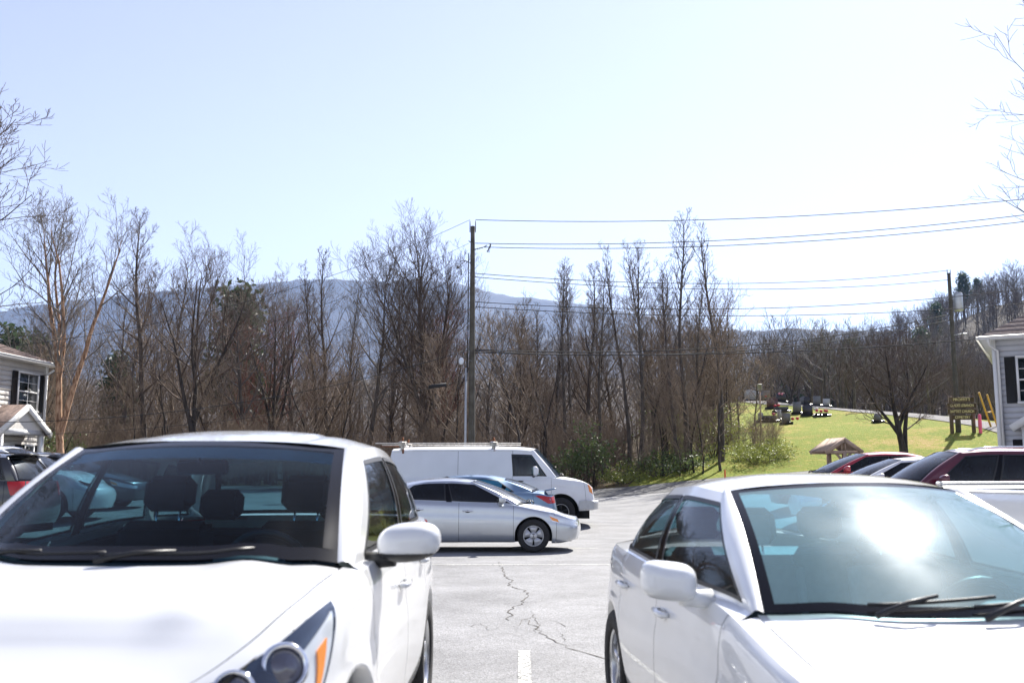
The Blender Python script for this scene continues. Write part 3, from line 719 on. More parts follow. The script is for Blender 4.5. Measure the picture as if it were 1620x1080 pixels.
def crack(pts, wd):
    P = [pts[0]]
    for a, b in zip(pts, pts[1:]):
        n = max(2, int(math.hypot(b[0]-a[0], b[1]-a[1])/.11))
        for i in range(1, n+1):
            k = i/n; j = .035 if i < n else 0; P.append((a[0]+(b[0]-a[0])*k+rng.uniform(-j, j), a[1]+(b[1]-a[1])*k+rng.uniform(-j, j)))
    m = MB(); G = []
    for i, p in enumerate(P):
        q = P[min(i+1, len(P)-1)]; o = P[max(i-1, 0)]; dx, dy = q[0]-o[0], q[1]-o[1]; l = math.hypot(dx, dy)+1e-6; w2 = wd*rng.uniform(.25, 1.3)
        G.append([(p[0]-dy/l*w2, p[1]+dx/l*w2, Hs(*p)+.0345), (p[0]+dy/l*w2, p[1]-dx/l*w2, Hs(*p)+.0345)])
    m.grid(G).build("pavement_crack", M["crack_tar"])["kind"] = 'structure'
def gp(x, y):
    d = 12.
    for _ in range(12):
        p = px(x, y, d); d = (CAMH-Hs(p.x, d)-.035)*d/max(.05, (CAMH-p.z))
    p = px(x, y, d); return (p.x, p.y)
crack([gp(*q) for q in ((790, 888), (797, 908), (810, 918), (803, 925), (829, 932), (836, 942), (825, 953), (808, 963), (805, 980))], .008)
crack([gp(*q) for q in ((830, 978), (845, 988), (865, 1007), (880, 1015), (910, 1027), (945, 1037), (985, 1048))], .007)
for q in (((745, 990), (760, 985), (775, 997), (790, 990)), ((812, 990), (840, 975), (870, 980), (895, 990)), ((840, 965), (850, 985), (848, 1000)), ((740, 1005), (765, 1006), (800, 1000), (830, 1010)), ((885, 1000), (892, 1013))):
    crack([gp(*p) for p in q], .0035)
ground_mat("wood_floor", [(.022, .018, .015), (.040, .031, .025), (.055, .042, .033)], .05, .8)
def far_(X, Y): return X, Y
o_ = sheet("wooded_valley", axis(-5000, 5000, -90, 260, 5, 1.2), axis(104, 3600, 104, 420, 5, 1.12), M["wood_floor"], .35)
# ---------------------------------------------------------------- mountains
def mountain(name, ridge, D, depth, seed, mat, base=150):
    rs = np.random.RandomState(seed); r = pchip(ridge); xs = np.linspace(ridge[0][0], ridge[-1][0], 260); n2 = 60
    V = np.zeros((len(xs), n2, 3)); ph = rs.rand(8)*6.28
    for j, k in enumerate(np.linspace(0, 1, n2)):
        d = D-depth*(1-k) if k <= .8 else D-depth*.2+(k-.8)*5*depth*.5
        kk = k/.8 if k <= .8 else 1-(k-.8)*3.2
        A = (xs-810)/FOC; el = (758.6-r(xs))/FOC; top = el*(D-.2*depth)
        X = A*(D-.2*depth)*(1+.0*k); spur = np.zeros(len(xs))
        for m_, f in enumerate((2.1, 3.7, 6.3, 11., 19.)): spur += np.abs(np.sin(X/1000*f*1.3+ph[m_]+kk*1.2*math.sin(m_+seed)))*(1/f)
        z = base+(top-base)*kk**1.15-spur*160*(D/5200)**1.5*(kk*(1-kk)*4)*.8+rs.randn(len(xs))*3*D/5000
        V[:, j] = np.stack([X, np.full(len(xs), d), z], -1)
    o = MB().grid(V).build(name, mat, None, True); o["kind"] = 'structure'; return o
mountain("mountain", [(-500, 520), (-200, 505), (-60, 496), (0, 488), (60, 478), (120, 469), (200, 462), (300, 452), (380, 446), (450, 440), (490, 437), (560, 439), (615, 443), (645, 438), (700, 442), (740, 449), (775, 458), (815, 466), (870, 471), (930, 478), (1000, 492), (1060, 508), (1130, 522), (1250, 535), (1500, 545), (2100, 550)], 5200, 3000, 3, M["mountain_wood"])
mountain("far_ridge", [(600, 560), (900, 530), (1080, 522), (1150, 519), (1200, 521), (1260, 517), (1320, 520), (1400, 522), (1600, 515), (2100, 510)], 3000, 1200, 8, M["mountain_wood"], 120)
# ---------------------------------------------------------------- the parked vehicles
def at(x, y): return (x, y, Hs(x, y)+.03)
T_, B_, Wp_, GS_, Rf_ = make_car("parked_sport_utility_vehicle", SUV, "paint_pearl", at(-1.46, 2.75), -.012,
    "pearl white sport utility vehicle with a dark tinted windshield and wide headlight", "car", ("glass_clear", "glass_mid", "glass_mid"), wheels='ten')
def suv_headlight(T, B):
    for sd_ in (-1, 1):
        hl = empty("headlight"); hl.parent = T
        patch_on(B, sd_, [(-.44, .99), (.68, .995), (.44, .60), (-.30, .58)], 18, .012).build("lamp_housing", M["lamp_dark"], hl, True)
        patch_on(B, sd_, [(.29, .90), (.62, .97), (.43, .64), (.30, .64)], 10, .018).build("lamp_reflector", M["lamp_white"], hl, True)
        patch_on(B, sd_, [(.44, .88), (.52, .90), (.46, .74), (.43, .74)], 6, .023).build("turn_signal", M["lamp_amber"], hl, True)
        for (u, t, r) in ((.24, .92, .070), (.06, .94, .062)):
            c = B.S(sd_, u, t, .016); n = np.cross(B.S(sd_, u+.02, t)-B.S(sd_, u-.02, t), B.S(sd_, u, t+.02)-B.S(sd_, u, t-.02)); n /= np.linalg.norm(n)
            if n[1] > 0: n = -n
            n = n*.35+np.array([sd_*.25, -1, .25])*.65; n /= np.linalg.norm(n)
            Mx = Vector(n).to_track_quat('Z', 'Y').to_matrix().to_4x4()
            MB().lathe([(r*.78, .0), (r*.86, .022), (r, .020), (r*1.08, .004), (r*1.1, -.03)], 28, Mx, c).build("lamp_ring", M["chrome"], hl, True)
            MB().lathe([(.001, .026), (r*.4, .022), (r*.66, .012), (r*.80, -.004)], 24, Mx, c).build("projector_lens", M["bulb_lens"], hl, True)
suv_headlight(T_, B_)
patch_on(B_, 1, [(-.62, .62), (-.13, .70), (-.10, .46), (-.62, .40)], 10, .006).build("grille", M["trim_black"], T_, True)
patch_on(B_, -1, [(-.62, .62), (-.13, .70), (-.10, .46), (-.62, .40)], 10, .006).build("grille", M["trim_black"], T_, True)

CV = dict(CIVIC, seatmat="seat_grey", dash="seat_grey")
make_car("parked_sedan", CV, "paint_white", at(1.72, 2.66), .074,
    "white compact sedan with sun glare across its dusty windshield", "car", ("glass_dusty_haze", "glass_mid", "glass_clear"))
SV = dict(CIVIC, cowl="trim_black", hmat="chrome", wipers=[(-.55, .10, .05), (-.05, .72, .05)])
make_car("parked_sedan", SV, "paint_silver", at(1.286, 20.48), math.pi/2,
    "silver compact sedan with five-spoke hubcaps parked beside the white van", "car", ("glass_mid", "glass_dark", "glass_dark"), wheels='cap')
EL = dict(CIVIC, L=4.57, cowl="trim_black", spoiler=(4.55, 1.085, .62, .22), ax=(.87, 3.57),
    taill=[([(4.10, .93), (4.75, .98), (4.74, .76), (4.42, .72)], "lamp_red")],
    hw=[(0, .60), (.05, .66), (.15, .735), (.35, .81), (.75, .88), (1.5, .90), (3.0, .90), (3.8, .885), (4.25, .82), (4.48, .73), (4.57, .62)])
make_car("parked_sedan", EL, "paint_blue", at(1.02-4.57, 24.1), -math.pi/2,
    "blue grey sedan with rear lip spoiler parked between silver sedan and white van", "car", ("glass_mid", "glass_clear", "glass_mid"))
RD = dict(CIVIC, cowl="trim_black")
make_car("parked_sedan", RD, "paint_red", at(6.3, 24.2), -math.pi/2-.06, "bright red sedan parked beyond the white car, facing the lane", "car", ("glass_mid", "glass_dark", "glass_dark"))
make_car("parked_sedan", dict(CIVIC, cowl="trim_black"), "paint_white", at(5.95, 21.2), -math.pi/2-.05, "white car wedged between red sedan and burgundy sport utility vehicle", "car", ("glass_mid", "glass_dark", "glass_dark"))
BG = dict(SUV, L=4.85, hw=[(0, .64), (.05, .72), (.15, .80), (.35, .87), (.75, .93), (1.5, .945), (3.2, .945), (4.2, .925), (4.6, .87), (4.76, .81), (4.85, .72)],
    zb=[(0, .92), (.2, .98), (.6, 1.03), (1.3, 1.09), (2, 1.11), (3.2, 1.14), (4.85, 1.16)], zc=[(0, .92), (.12, 1.0), (.4, 1.07), (.8, 1.12), (1.2, 1.15), (1.35, 1.16), (4.7, 1.17), (4.85, 1.16)],
    zr=[(0, .26), (.4, .23), (1, .26), (3.4, .26), (4.6, .29), (4.85, .36)], R=.37, Ra=.43, ax=(.92, 3.78), rimR=.24, bump=(.40, 4.5), doors=[1.28, 2.36, 3.38], rails="chrome",
    ws=dict(yc=1.14, xk=.78, yk=1.40), wt=dict(yc=2.06, zc=1.66, xk=.63, yk=2.15, zk=1.63), rt=dict(yc=4.45, zc=1.65, xk=.60, yk=4.40, zk=1.60), rb=dict(yc=4.74, xk=.70, yk=4.66),
    rail=[(.685, 2.18, 1.62), (.715, 2.7, 1.65), (.71, 3.6, 1.645), (.66, 4.42, 1.59)], roofc=[(2.06, 1.66), (2.5, 1.70), (3.2, 1.71), (4.0, 1.69), (4.45, 1.65)], wins=[(.06, .36), (.36, .39, 'black'), (.39, .68), (.74, .95)],
    mirror=dict(p=(1.07, 1.72, 1.16, .26, .18, .12), sq=.7, xin=.05), tintband=None, crease=[],
    head=[([(-.22, .92), (.34, .96), (.32, .66), (-.20, .64)], "lamp_white")], extra=[([(-.64, .95), (-.26, .94), (-.26, .62), (-.64, .60)], "chrome", "grille")])
make_car("parked_sport_utility_vehicle", BG, "paint_burgundy", at(5.55, 17.9), -math.pi/2-.05, "dark burgundy sport utility vehicle with chrome roof rails and grille", "car", ("glass_mid", "glass_dark", "glass_dark"))
BK = dict(BG, rails="trim_black", extra=[], spoiler=(4.60, 1.66, .58, .25), taill=[([(4.55, .99), (5.02, .99), (5.00, .66), (4.62, .70)], "lamp_red")])
make_car("parked_sport_utility_vehicle", BK, "paint_black", at(-9.0-4.85, 19.4), -math.pi/2, "black sport utility vehicle with red tail light and roof spoiler", "car", ("glass_mid", "glass_dark", "glass_mid"))
WL = dict(SUV, rails="chrome", head=[([(-.15, .86), (.5, .97), (.42, .70), (-.05, .62)], "lamp_white")])
make_car("parked_sport_utility_vehicle", WL, "paint_white", at(-9.15, 22.7), math.pi/2, "white sport utility vehicle parked beside the black one", "car", ("glass_mid", "glass_dark", "glass_dark"), wheels='ten')
make_car("parked_sedan", dict(CIVIC, cowl="trim_black"), "paint_grey", at(-9.55, 26.1), math.pi/2, "dark grey sedan parked beyond the white sport utility vehicle", "car", ("glass_mid", "glass_dark", "glass_dark"))

# ---- cargo van
VAN = dict(L=5.45, hw=[(0, .80), (.03, .86), (.10, .91), (.3, .95), (.8, .985), (1.5, 1.0), (4.8, 1.0), (5.2, .985), (5.4, .955), (5.45, .92)],
    zb=[(0, 1.00), (.08, 1.08), (.3, 1.15), (.7, 1.20), (1.0, 1.235), (1.6, 1.25), (5.45, 1.25)], zc=[(0, 1.0), (.06, 1.10), (.3, 1.20), (.6, 1.26), (.85, 1.30), (1.0, 1.32), (5.3, 1.26), (5.45, 1.25)],
    zr=[(0, .42), (.4, .40), (1.2, .36), (4.8, .36), (5.45, .42)], nose=[(.3, .0), (.6, 0), (.9, .03), (1.2, .12)], tail=[(.3, 0), (.7, 0), (1.25, .03)], bulge=(.06, .02),
    off=[(0, .05), (.1, .02), (.3, 0), (.6, .0), (.75, .006), (.8, .004), (1, .03)], R=.37, Ra=.47, ax=(.87, 4.38), rimR=.215, tw=.23, bump=(.22, 5.2), doors=[1.12, 2.12, 3.55], dnames=['front_door', 'side_panel'], handles=True, hz=.9, hmat="trim_black",
    ws=dict(yc=.80, xk=.86, yk=.98, bulge=.02), wt=dict(yc=1.46, zc=2.02, xk=.72, yk=1.58, zk=1.98), rt=dict(yc=5.30, zc=2.02, xk=.70, yk=5.28, zk=1.97), rb=dict(yc=5.44, xk=.84, yk=5.40), blind_rear=True,
    rail=[(.775, 1.62, 1.965), (.80, 2.2, 1.99), (.80, 4.6, 1.985), (.765, 5.29, 1.955)], roofc=[(1.46, 2.02), (1.9, 2.07), (3.0, 2.09), (4.8, 2.07), (5.30, 2.02)], roofe=3.4, sbulge=.035, apillar=.05,
    wins=[(.04, .25)], winv=(.06, .82), ub=.25, mirror=dict(p=(1.17, 1.55, 1.42, .19, .24, .12), sq=.5, xin=.06, blackarm=True), hoods=.86,
    extra=[([(.02, .97), (.11, .98), (.11, .70), (.02, .68)], "lamp_amber", "marker_lamp"), ([(-.30, .95), (-.02, .95), (-.02, .70), (-.30, .68)], "lamp_white", "headlight"), ([(-.78, .95), (-.32, .95), (-.32, .66), (-.78, .66)], "trim_black", "grille")],
    wipers=[(-.55, .10, .05), (-.05, .72, .05)], drip=True, seams=[2.12, 3.55], rearseat=False, fl=.45, seaty=.85, winset=.13)
vT, vB, vW, vG, vR = make_car("cargo_van", VAN, "paint_vanwhite", at(2.14, 27.1), math.pi/2, "white cargo van with rusty ladder rack on its roof", "van", ("glass_clear", "glass_mid", "glass_dark"), wheels='steel')
bm = MB()
G = []
for k in np.linspace(-1, 1, 17):
    e = 1-abs(k)**4; x = k*.98; G.append([(x, .02-.17*e-(0), z) for z in (.44, .46, .60, .66)]+[(x, .12-.1*e, .665)])
bm.grid(G)
for sd_ in (-1, 1): bm.grid([[(sd_*.98, .02, z), (sd_*.995, .30, z), (sd_*.99, .40, z)] for z in (.45, .60, .66)])
bm.build("chrome_bumper", M["steel"], vT, True)
for sd_ in (-1, 1):
    MB().tube([(sd_*.70, 1.9+0, 2.15), (sd_*.70, 5.75, 2.15)], .015, 8).build("rack_pipe", M["rust_white"], vT, True)
for yy in (2.62, 5.02):
    r = empty("rack_bracket", (0, yy, 0)); r.parent = vT
    for sd_ in (-1, 1):
        MB().box((sd_*.74, 0, 2.14), (.13, .22, .13), bev=.03).box((sd_*.77, 0, 2.02), (.05, .10, .20), bev=.01).build("bracket_foot", M["rust_white"], r)
        MB().tube([(sd_*.74, 0, 2.19), (sd_*.74, .0, 2.31)], .025, 8).box((sd_*.74, .05, 2.22), (.03, .12, .03)).build("bracket_pin", M["rust"], r)
        MB().box((sd_*.815, -.02, 1.93), (.006, .05, .10)).build("rust_stain", M["rust"], r)
    MB().tube([(-.72, 0, 2.11), (.72, 0, 2.11)], .02, 8).build("crossbar", M["rust_white"], r)
MB().box((.80, 5.55, 2.12), (.03, .5, .03)).build("rack_tail", M["rust"], vT)
for sd_ in (-1, 1):
    q = vB.S(sd_, np.linspace(1.35, 5.15, 30), np.full(30, .40), .008); MB().tube(q, .016, 6).build("rub_strip", M["trim_black"], vT, True)
    q = vB.S(sd_, np.linspace(1.20, 5.25, 30), np.full(30, .93), .003); MB().tube(q, .006, 5).build("body_crease", M["paint_vanwhite"], vT, True)
# ---- pickup with open bed
PK = dict(L=5.75, hw=[(0, .80), (.05, .86), (.2, .93), (.6, .985), (1.5, 1.0), (5.2, 1.0), (5.6, .99), (5.75, .97)], zb=[(0, .98), (.2, 1.06), (.8, 1.12), (1.5, 1.17), (3.6, 1.22), (3.7, 1.31), (5.75, 1.315)],
    zc=[(0, .98), (.15, 1.08), (.8, 1.16), (1.5, 1.2), (3.6, 1.22), (5.75, 1.37)], zr=[(0, .36), (.4, .34), (1.2, .38), (4.8, .40), (5.75, .48)], nose=[(.3, .04), (.6, 0), (1.1, .08)], tail=[(.3, 0), (1.3, .0)], bulge=(.08, .01),
    off=[(0, .06), (.1, .02), (.35, 0), (.6, 0), (.68, .012), (.76, .018), (.80, .004), (.95, .01), (1, .03)], R=.39, Ra=.46, ax=(.95, 4.55), rimR=.23, tw=.25, bump=(.3, 5.6), doors=[1.45, 2.5, 3.45], hz=.9,
    ws=dict(yc=1.40, xk=.80, yk=1.62), wt=dict(yc=2.10, zc=1.80, xk=.66, yk=2.2, zk=1.76), rt=dict(yc=3.45, zc=1.80, xk=.66, yk=3.44, zk=1.76), rb=dict(yc=3.62, xk=.78, yk=3.60, z=1.24),
    rail=[(.715, 2.22, 1.75), (.735, 2.7, 1.77), (.715, 3.44, 1.75)], roofc=[(2.1, 1.80), (2.7, 1.85), (3.45, 1.80)], wins=[(.06, .50), (.50, .54, 'black'), (.54, .92)], nodeck=True, head=[([(-.2, .92), (.3, .96), (.28, .62), (-.18, .6)], "lamp_white")],
    mirror=dict(p=(1.16, 1.95, 1.25, .24, .24, .12), sq=.6, xin=.08), taill=[([(5.56, .98), (5.74, .98), (5.74, .62), (5.56, .62)], "lamp_red")])
pT, pB, *_ = make_car("pickup_truck", PK, "paint_white", at(4.10, 1.85), .0, "white pickup truck with a black-lined open bed beside the white sedan", "truck", ("glass_mid", "glass_dark", "glass_dark"))
MB().box((0, 4.70, .74), (1.72, 2.0, .04)).box((0, 3.69, 1.02), (1.72, .04, .6)).build("bed_floor", M["liner_black"], pT)
for sd_ in (-1, 1):
    MB().box((sd_*.90, 4.70, 1.00), (.06, 2.02, .60)).build("bed_liner", M["liner_black"], pT)
    MB().box((sd_*.925, 4.70, 1.322), (.11, 2.04, .035), bev=.015).build("bed_rail", M["paint_white"], pT)
tg = MB().box((0, 5.70, .98), (1.80, .09, .76), bev=.02).build("tailgate", M["paint_white"], pT)
MB().box((0, 5.70, 1.375), (1.80, .11, .03), bev=.01).build("tailgate_cap", M["paint_white"], tg)
MB().box((0, 5.648, 1.08), (1.70, .012, .52)).build("tailgate_liner", M["liner_black"], tg)
# ---------------------------------------------------------------- trees
def bark(name, c0, c1, scale=6):
    m, t, b = new_mat(name); b.inputs["Roughness"].default_value = .9; b.inputs["Specular IOR Level"].default_value = .25
    tc = t.nodes.new("ShaderNodeTexCoord"); n = t.nodes.new("ShaderNodeTexNoise"); n.inputs["Scale"].default_value = scale; n.inputs["Detail"].default_value = 6
    mp = t.nodes.new("ShaderNodeMapping"); mp.inputs["Scale"].default_value = (1, 1, .25); t.links.new(tc.outputs["Object"], mp.inputs[0]); t.links.new(mp.outputs[0], n.inputs["Vector"])
    r = t.nodes.new("ShaderNodeValToRGB"); r.color_ramp.elements[0].position = .35; r.color_ramp.elements[1].position = .68; r.color_ramp.elements[0].color = (*c0, 1); r.color_ramp.elements[1].color = (*c1, 1)
    t.links.new(n.outputs[0], r.inputs[0]); t.links.new(r.outputs[0], b.inputs["Base Color"])
    bp = t.nodes.new("ShaderNodeBump"); bp.inputs["Strength"].default_value = .7; bp.inputs["Distance"].default_value = .03; t.links.new(n.outputs[0], bp.inputs["Height"]); t.links.new(bp.outputs[0], b.inputs["Normal"]); return m
bark("bark_grey", (.055, .046, .040), (.15, .125, .105)); bark("bark_dark", (.030, .025, .022), (.085, .07, .06)); bark("bark_birch", (.15, .075, .04), (.52, .34, .22), 13)
bark("twig_brown", (.075, .055, .043), (.165, .125, .10), 3); bark("twig_tan", (.14, .105, .074), (.32, .245, .18), 3); bark("twig_grey", (.10, .088, .08), (.22, .195, .175), 3); bark("twig_red", (.16, .06, .045), (.28, .12, .09), 3)
def leafmat(name, c0, c1):
    m, t, b = new_mat(name); b.inputs["Roughness"].default_value = .55
    n = t.nodes.new("ShaderNodeTexNoise"); n.inputs["Scale"].default_value = 3; n.inputs["Detail"].default_value = 4; tc = t.nodes.new("ShaderNodeTexCoord"); t.links.new(tc.outputs["Object"], n.inputs["Vector"])
    r = t.nodes.new("ShaderNodeValToRGB"); r.color_ramp.elements[0].position = .3; r.color_ramp.elements[1].position = .7; r.color_ramp.elements[0].color = (*c0, 1); r.color_ramp.elements[1].color = (*c1, 1); t.links.new(n.outputs[0], r.inputs[0]); t.links.new(r.outputs[0], b.inputs["Base Color"])
    tl = t.nodes.new("ShaderNodeBsdfTranslucent"); t.links.new(r.outputs[0], tl.inputs[0]); mx = t.nodes.new("ShaderNodeMixShader"); mx.inputs[0].default_value = .35
    t.links.new(b.outputs[0], mx.inputs[1]); t.links.new(tl.outputs[0], mx.inputs[2]); t.links.new(mx.outputs[0], t.nodes["Material Output"].inputs[0]); return m
leafmat("leaf_green", (.05, .085, .025), (.15, .19, .07)); leafmat("leaf_yellow", (.13, .16, .03), (.26, .28, .07)); leafmat("leaf_pine", (.022, .045, .02), (.06, .10, .04)); leafmat("leaf_dead", (.13, .08, .045), (.26, .17, .10)); leafmat("leaf_bud", (.20, .07, .06), (.34, .14, .12))
class TB:
    """branch collector: every branch is a small tapered tube"""
    def __init__(s): s.V = [[], []]; s.F = [[], []]; s.n = [0, 0]; s.tips = []
    def tube(s, which, P, r, k):
        P = np.asarray(P); n = len(P); T = np.gradient(P, axis=0); T /= np.linalg.norm(T, axis=1)[:, None]+1e-9
        ref = np.array([.31, .87, .2]); A = np.cross(T, ref); A /= np.linalg.norm(A, axis=1)[:, None]+1e-9; Bv = np.cross(T, A)
        an = np.arange(k)*6.2831853/k; V = P[:, None]+r[:, None, None]*(np.cos(an)[None, :, None]*A[:, None]+np.sin(an)[None, :, None]*Bv[:, None])
        i = np.arange(n-1)[:, None]*k; j = np.arange(k)[None, :]; j2 = (j+1) % k
        F = np.stack([i+j, i+j2, i+k+j2, i+k+j], -1).reshape(-1, 4)+s.n[which]
        s.V[which].append(V.reshape(-1, 3)); s.F[which].append(F); s.n[which] += n*k
    def arr(s, w): return np.concatenate(s.V[w]), np.concatenate(s.F[w])
def grow(seed, h=12., r0=.16, limbs=26, lvl=(7, 5, 4), ang=.75, crown0=.25, lr=.42, up=.35, shape='oval', lean=0., forks=None, wig=.05, twig=.006, trunk_side=8, topness=.97):
    """bare deciduous tree, base at the origin; returns collector"""
    g = np.random.RandomState(seed); B = TB()
    def path(p, d, L, n, wg, tr):
        P = [p]; d = d/np.linalg.norm(d); s_ = L/n
        for i in range(n):
            d = d+g.randn(3)*wg; d[2] += tr*s_/max(L, .3); d = d/np.linalg.norm(d); p = p+d*s_; P.append(p)
        return np.array(P)
    def rot(d, a, ph):
        d = d/np.linalg.norm(d); ref = np.array([0, 0, 1.]) if abs(d[2]) < .9 else np.array([1., 0, 0]); x = np.cross(d, ref); x /= np.linalg.norm(x); y = np.cross(d, x)
        return d*math.cos(a)+(x*math.cos(ph)+y*math.sin(ph))*math.sin(a)
    def sub(P, R, L, level):
        n = lvl[level]; m = len(P)-1; ph = g.rand()*6.28
        for k in range(n):
            t = .22+.78*(k+g.rand()*.8)/n; t = min(t, .995); i = min(int(t*m), m-1); f = t*m-i
            p = P[i]*(1-f)+P[i+1]*f; d = P[i+1]-P[i]; ph += 2.4+g.randn()*.4
            l = L*(.62-.30*t)*(.7+.6*g.rand()); rr = max(twig, min(R*(1-t*.75)*.6, R*.6))
            q = path(p, rot(d, .55+.35*g.rand(), ph), l, 3 if level < 2 else 2, .16, up*1.1)
            r_ = np.linspace(rr, twig*.8 if level > 0 else max(twig, rr*.3), len(q)); B.tube(1, q, r_, 4 if level == 0 else 3)
            if level+1 < len(lvl): sub(q, rr, l, level+1)
            else: B.tips.append(q[-1])
    stems = forks or [(0., 0., 0., 1., 1.)]          # (split height fraction, lean x, lean y, length factor, radius factor)
    main = None
    for si, (sh, lx, ly, lf, rf) in enumerate(stems):
        H_ = h*lf*(1-sh); n = 14
        base = np.zeros(3) if main is None or sh == 0 else main[min(int(sh*14), 13)]
        d0 = np.array([lx+lean, ly, 1.])
        P = path(base, d0, H_*topness, n, wig, .25); Rr = r0*rf*(1-np.linspace(0, 1, n+1))**.8*(1-.0)+twig*1.5
        if sh == 0: Rr[0] *= 1.45; Rr[1] *= 1.08
        if main is None: main = P
        B.tube(0, P, Rr, trunk_side)
        nl = int(limbs*lf*(1 if si == 0 else .75)); ph = g.rand()*6.28
        for k in range(nl):
            c0 = crown0 if sh == 0 else max(.08, (crown0-sh)/(1-sh))
            t = c0+(1-c0)*((k+g.rand()*.9)/nl)**.9; t = min(t, .985); i = min(int(t*n), n-1); f = t*n-i; p = P[i]*(1-f)+P[i+1]*f
            q = (t-c0)/(1-c0)
            if shape == 'cone': l = lr*h*(1-q*.86)*.62
            elif shape == 'vase': l = lr*h*(.85-.55*q)
            elif shape == 'slim': l = lr*h*(.30+.2*math.sin(3.14*q))*.6*(1-.3*q)
            else: l = lr*h*(.35+.65*math.sin(3.14*(q*.75+.18)))*.62
            l *= .7+.6*g.rand(); ph += 2.4+g.randn()*.35
            a = ang*(1.1-.45*q)*(.85+.3*g.rand()); rr = min(Rr[i]*.58, .010+l*.015)
            d = rot(P[i+1]-P[i], a, ph); b = path(p, d, l, 5, .10, up)
            B.tube(1, b, np.linspace(rr, twig*1.2, len(b)), 5); sub(b, rr, l, 0)
    return B
SPEC = {}
def species(key, trunk_mat, twig_mat, buds=None, **kw):
    B = grow(**kw); V0, F0 = B.arr(0); V1, F1 = B.arr(1)
    a = mesh_np("trunk", V0, F0); a.materials.append(M[trunk_mat]); b = mesh_np("crown", V1, F1, False); b.materials.append(M[twig_mat]); c = None
    if buds:
        g = np.random.RandomState(kw['seed']+99); T = np.array(B.tips); T = T[g.rand(len(T)) < buds[1]]; c = leaves_mesh(T, g, buds[2], buds[3]); c.materials.append(M[buds[0]])
    SPEC[key] = (a, b, max(float(V0[:, 2].max()), float(np.percentile(V1[:, 2], 99.6))), c); return B
def leaves_mesh(T, g, size, n):
    T = np.repeat(T, n, 0)+g.randn(len(T)*n, 3)*size*1.6; m = len(T); A = g.randn(m, 3); A /= np.linalg.norm(A, axis=1)[:, None]; Bv = np.cross(A, g.randn(m, 3)); Bv /= np.linalg.norm(Bv, axis=1)[:, None]+1e-9
    s = (size*(.6+.8*g.rand(m)))[:, None]; V = np.stack([T-A*s, T+Bv*s*.45, T+A*s, T-Bv*s*.45], 1).reshape(-1, 3)
    return mesh_np("leaves", V, np.arange(m*4).reshape(m, 4), False)
def plant(key, x, y, hh, label, name="bare_tree", group=None, rz=None, wide=1., z=None, cat="tree", lean=0):
    a, b, h0, c = SPEC[key]; s = hh/h0; T = empty(name, (x, y, (Hs(x, y) if z is None else z)-.06), rng.uniform(0, 6.28) if rz is None else rz, label, cat, group)
    T.rotation_euler[1] = lean
    for me, nm in ((a, "trunk"), (b, "crown"), (c, "leaves")):
        if me is None: continue
        o = obj(nm, me, None, None, T); o.scale = (s*wide, s*wide, s)
    return T
rng = random.Random(11)
species('tulip', "bark_grey", "twig_brown", seed=1, h=16, r0=.20, limbs=30, lvl=(5, 4, 4), ang=.9, crown0=.22, lr=.46, up=.55, shape='cone', twig=.0065)
species('oval', "bark_grey", "twig_grey", seed=2, h=13, r0=.17, limbs=22, lvl=(6, 4, 4), ang=.8, crown0=.25, lr=.52, up=.5, shape='oval', twig=.006)
species('vase', "bark_dark", "twig_brown", seed=3, h=12, r0=.16, limbs=10, lvl=(6, 5, 4), ang=.75, crown0=.25, lr=.5, up=.6, shape='vase', forks=[(0, 0, 0, 1, 1), (.28, .28, .1, .95, .7), (.3, -.3, -.1, .95, .7), (.36, .05, .3, .9, .6)], twig=.006)
species('slim', "bark_grey", "twig_brown", seed=5, h=14, r0=.13, limbs=38, lvl=(4, 3, 3), ang=.75, crown0=.24, lr=.40, up=.6, shape='slim', twig=.0065)
species('slim2', "bark_grey", "twig_grey", seed=6, h=14, r0=.14, limbs=40, lvl=(4, 3, 3), ang=.8, crown0=.28, lr=.44, up=.7, shape='slim', wig=.035, twig=.0065)
species('big', "bark_grey", "twig_brown", seed=8, h=15, r0=.26, limbs=32, lvl=(6, 5, 4), ang=.72, crown0=.22, lr=.46, up=.6, shape='oval', forks=[(0, 0, 0, 1, 1), (.16, .14, .05, .92, .65), (.3, -.12, .1, .9, .5)], twig=.0065)
species('birch', "bark_birch", "twig_grey", seed=21, h=11, r0=.155, limbs=12, lvl=(6, 4, 4), ang=.65, crown0=.42, lr=.36, up=.5, shape='oval', wig=.045,
    forks=[(0, -.05, 0, 1, 1), (.24, .20, .02, 1.0, .72), (.42, -.18, .1, 1.0, .6), (.44, .16, -.05, .98, .55)], twig=.0055)
species('cem', "bark_dark", "twig_brown", seed=14, h=8, r0=.22, limbs=12, lvl=(6, 5, 4), ang=.95, crown0=.28, lr=.62, up=.35, shape='vase', forks=[(0, -.25, 0, 1, 1), (.0, .22, .05, 1, .8), (.26, -.5, .1, .9, .55), (.3, .4, 0, .9, .55)], twig=.007)
species('sap', "bark_dark", "twig_tan", seed=17, h=6, r0=.045, limbs=22, lvl=(5, 4), ang=.7, crown0=.15, lr=.5, up=.4, shape='oval', twig=.005, trunk_side=5, wig=.08)
species('budtree', "bark_grey", "twig_red", ("leaf_bud", .5, .035, 2), seed=19, h=11, r0=.12, limbs=20, lvl=(5, 4, 3), ang=.8, crown0=.25, lr=.5, up=.5, shape='oval', twig=.006)
species('beech', "bark_grey", "twig_tan", ("leaf_dead", .6, .05, 2), seed=23, h=7, r0=.09, limbs=18, lvl=(6, 5), ang=.95, crown0=.15, lr=.7, up=.2, shape='oval', twig=.006)
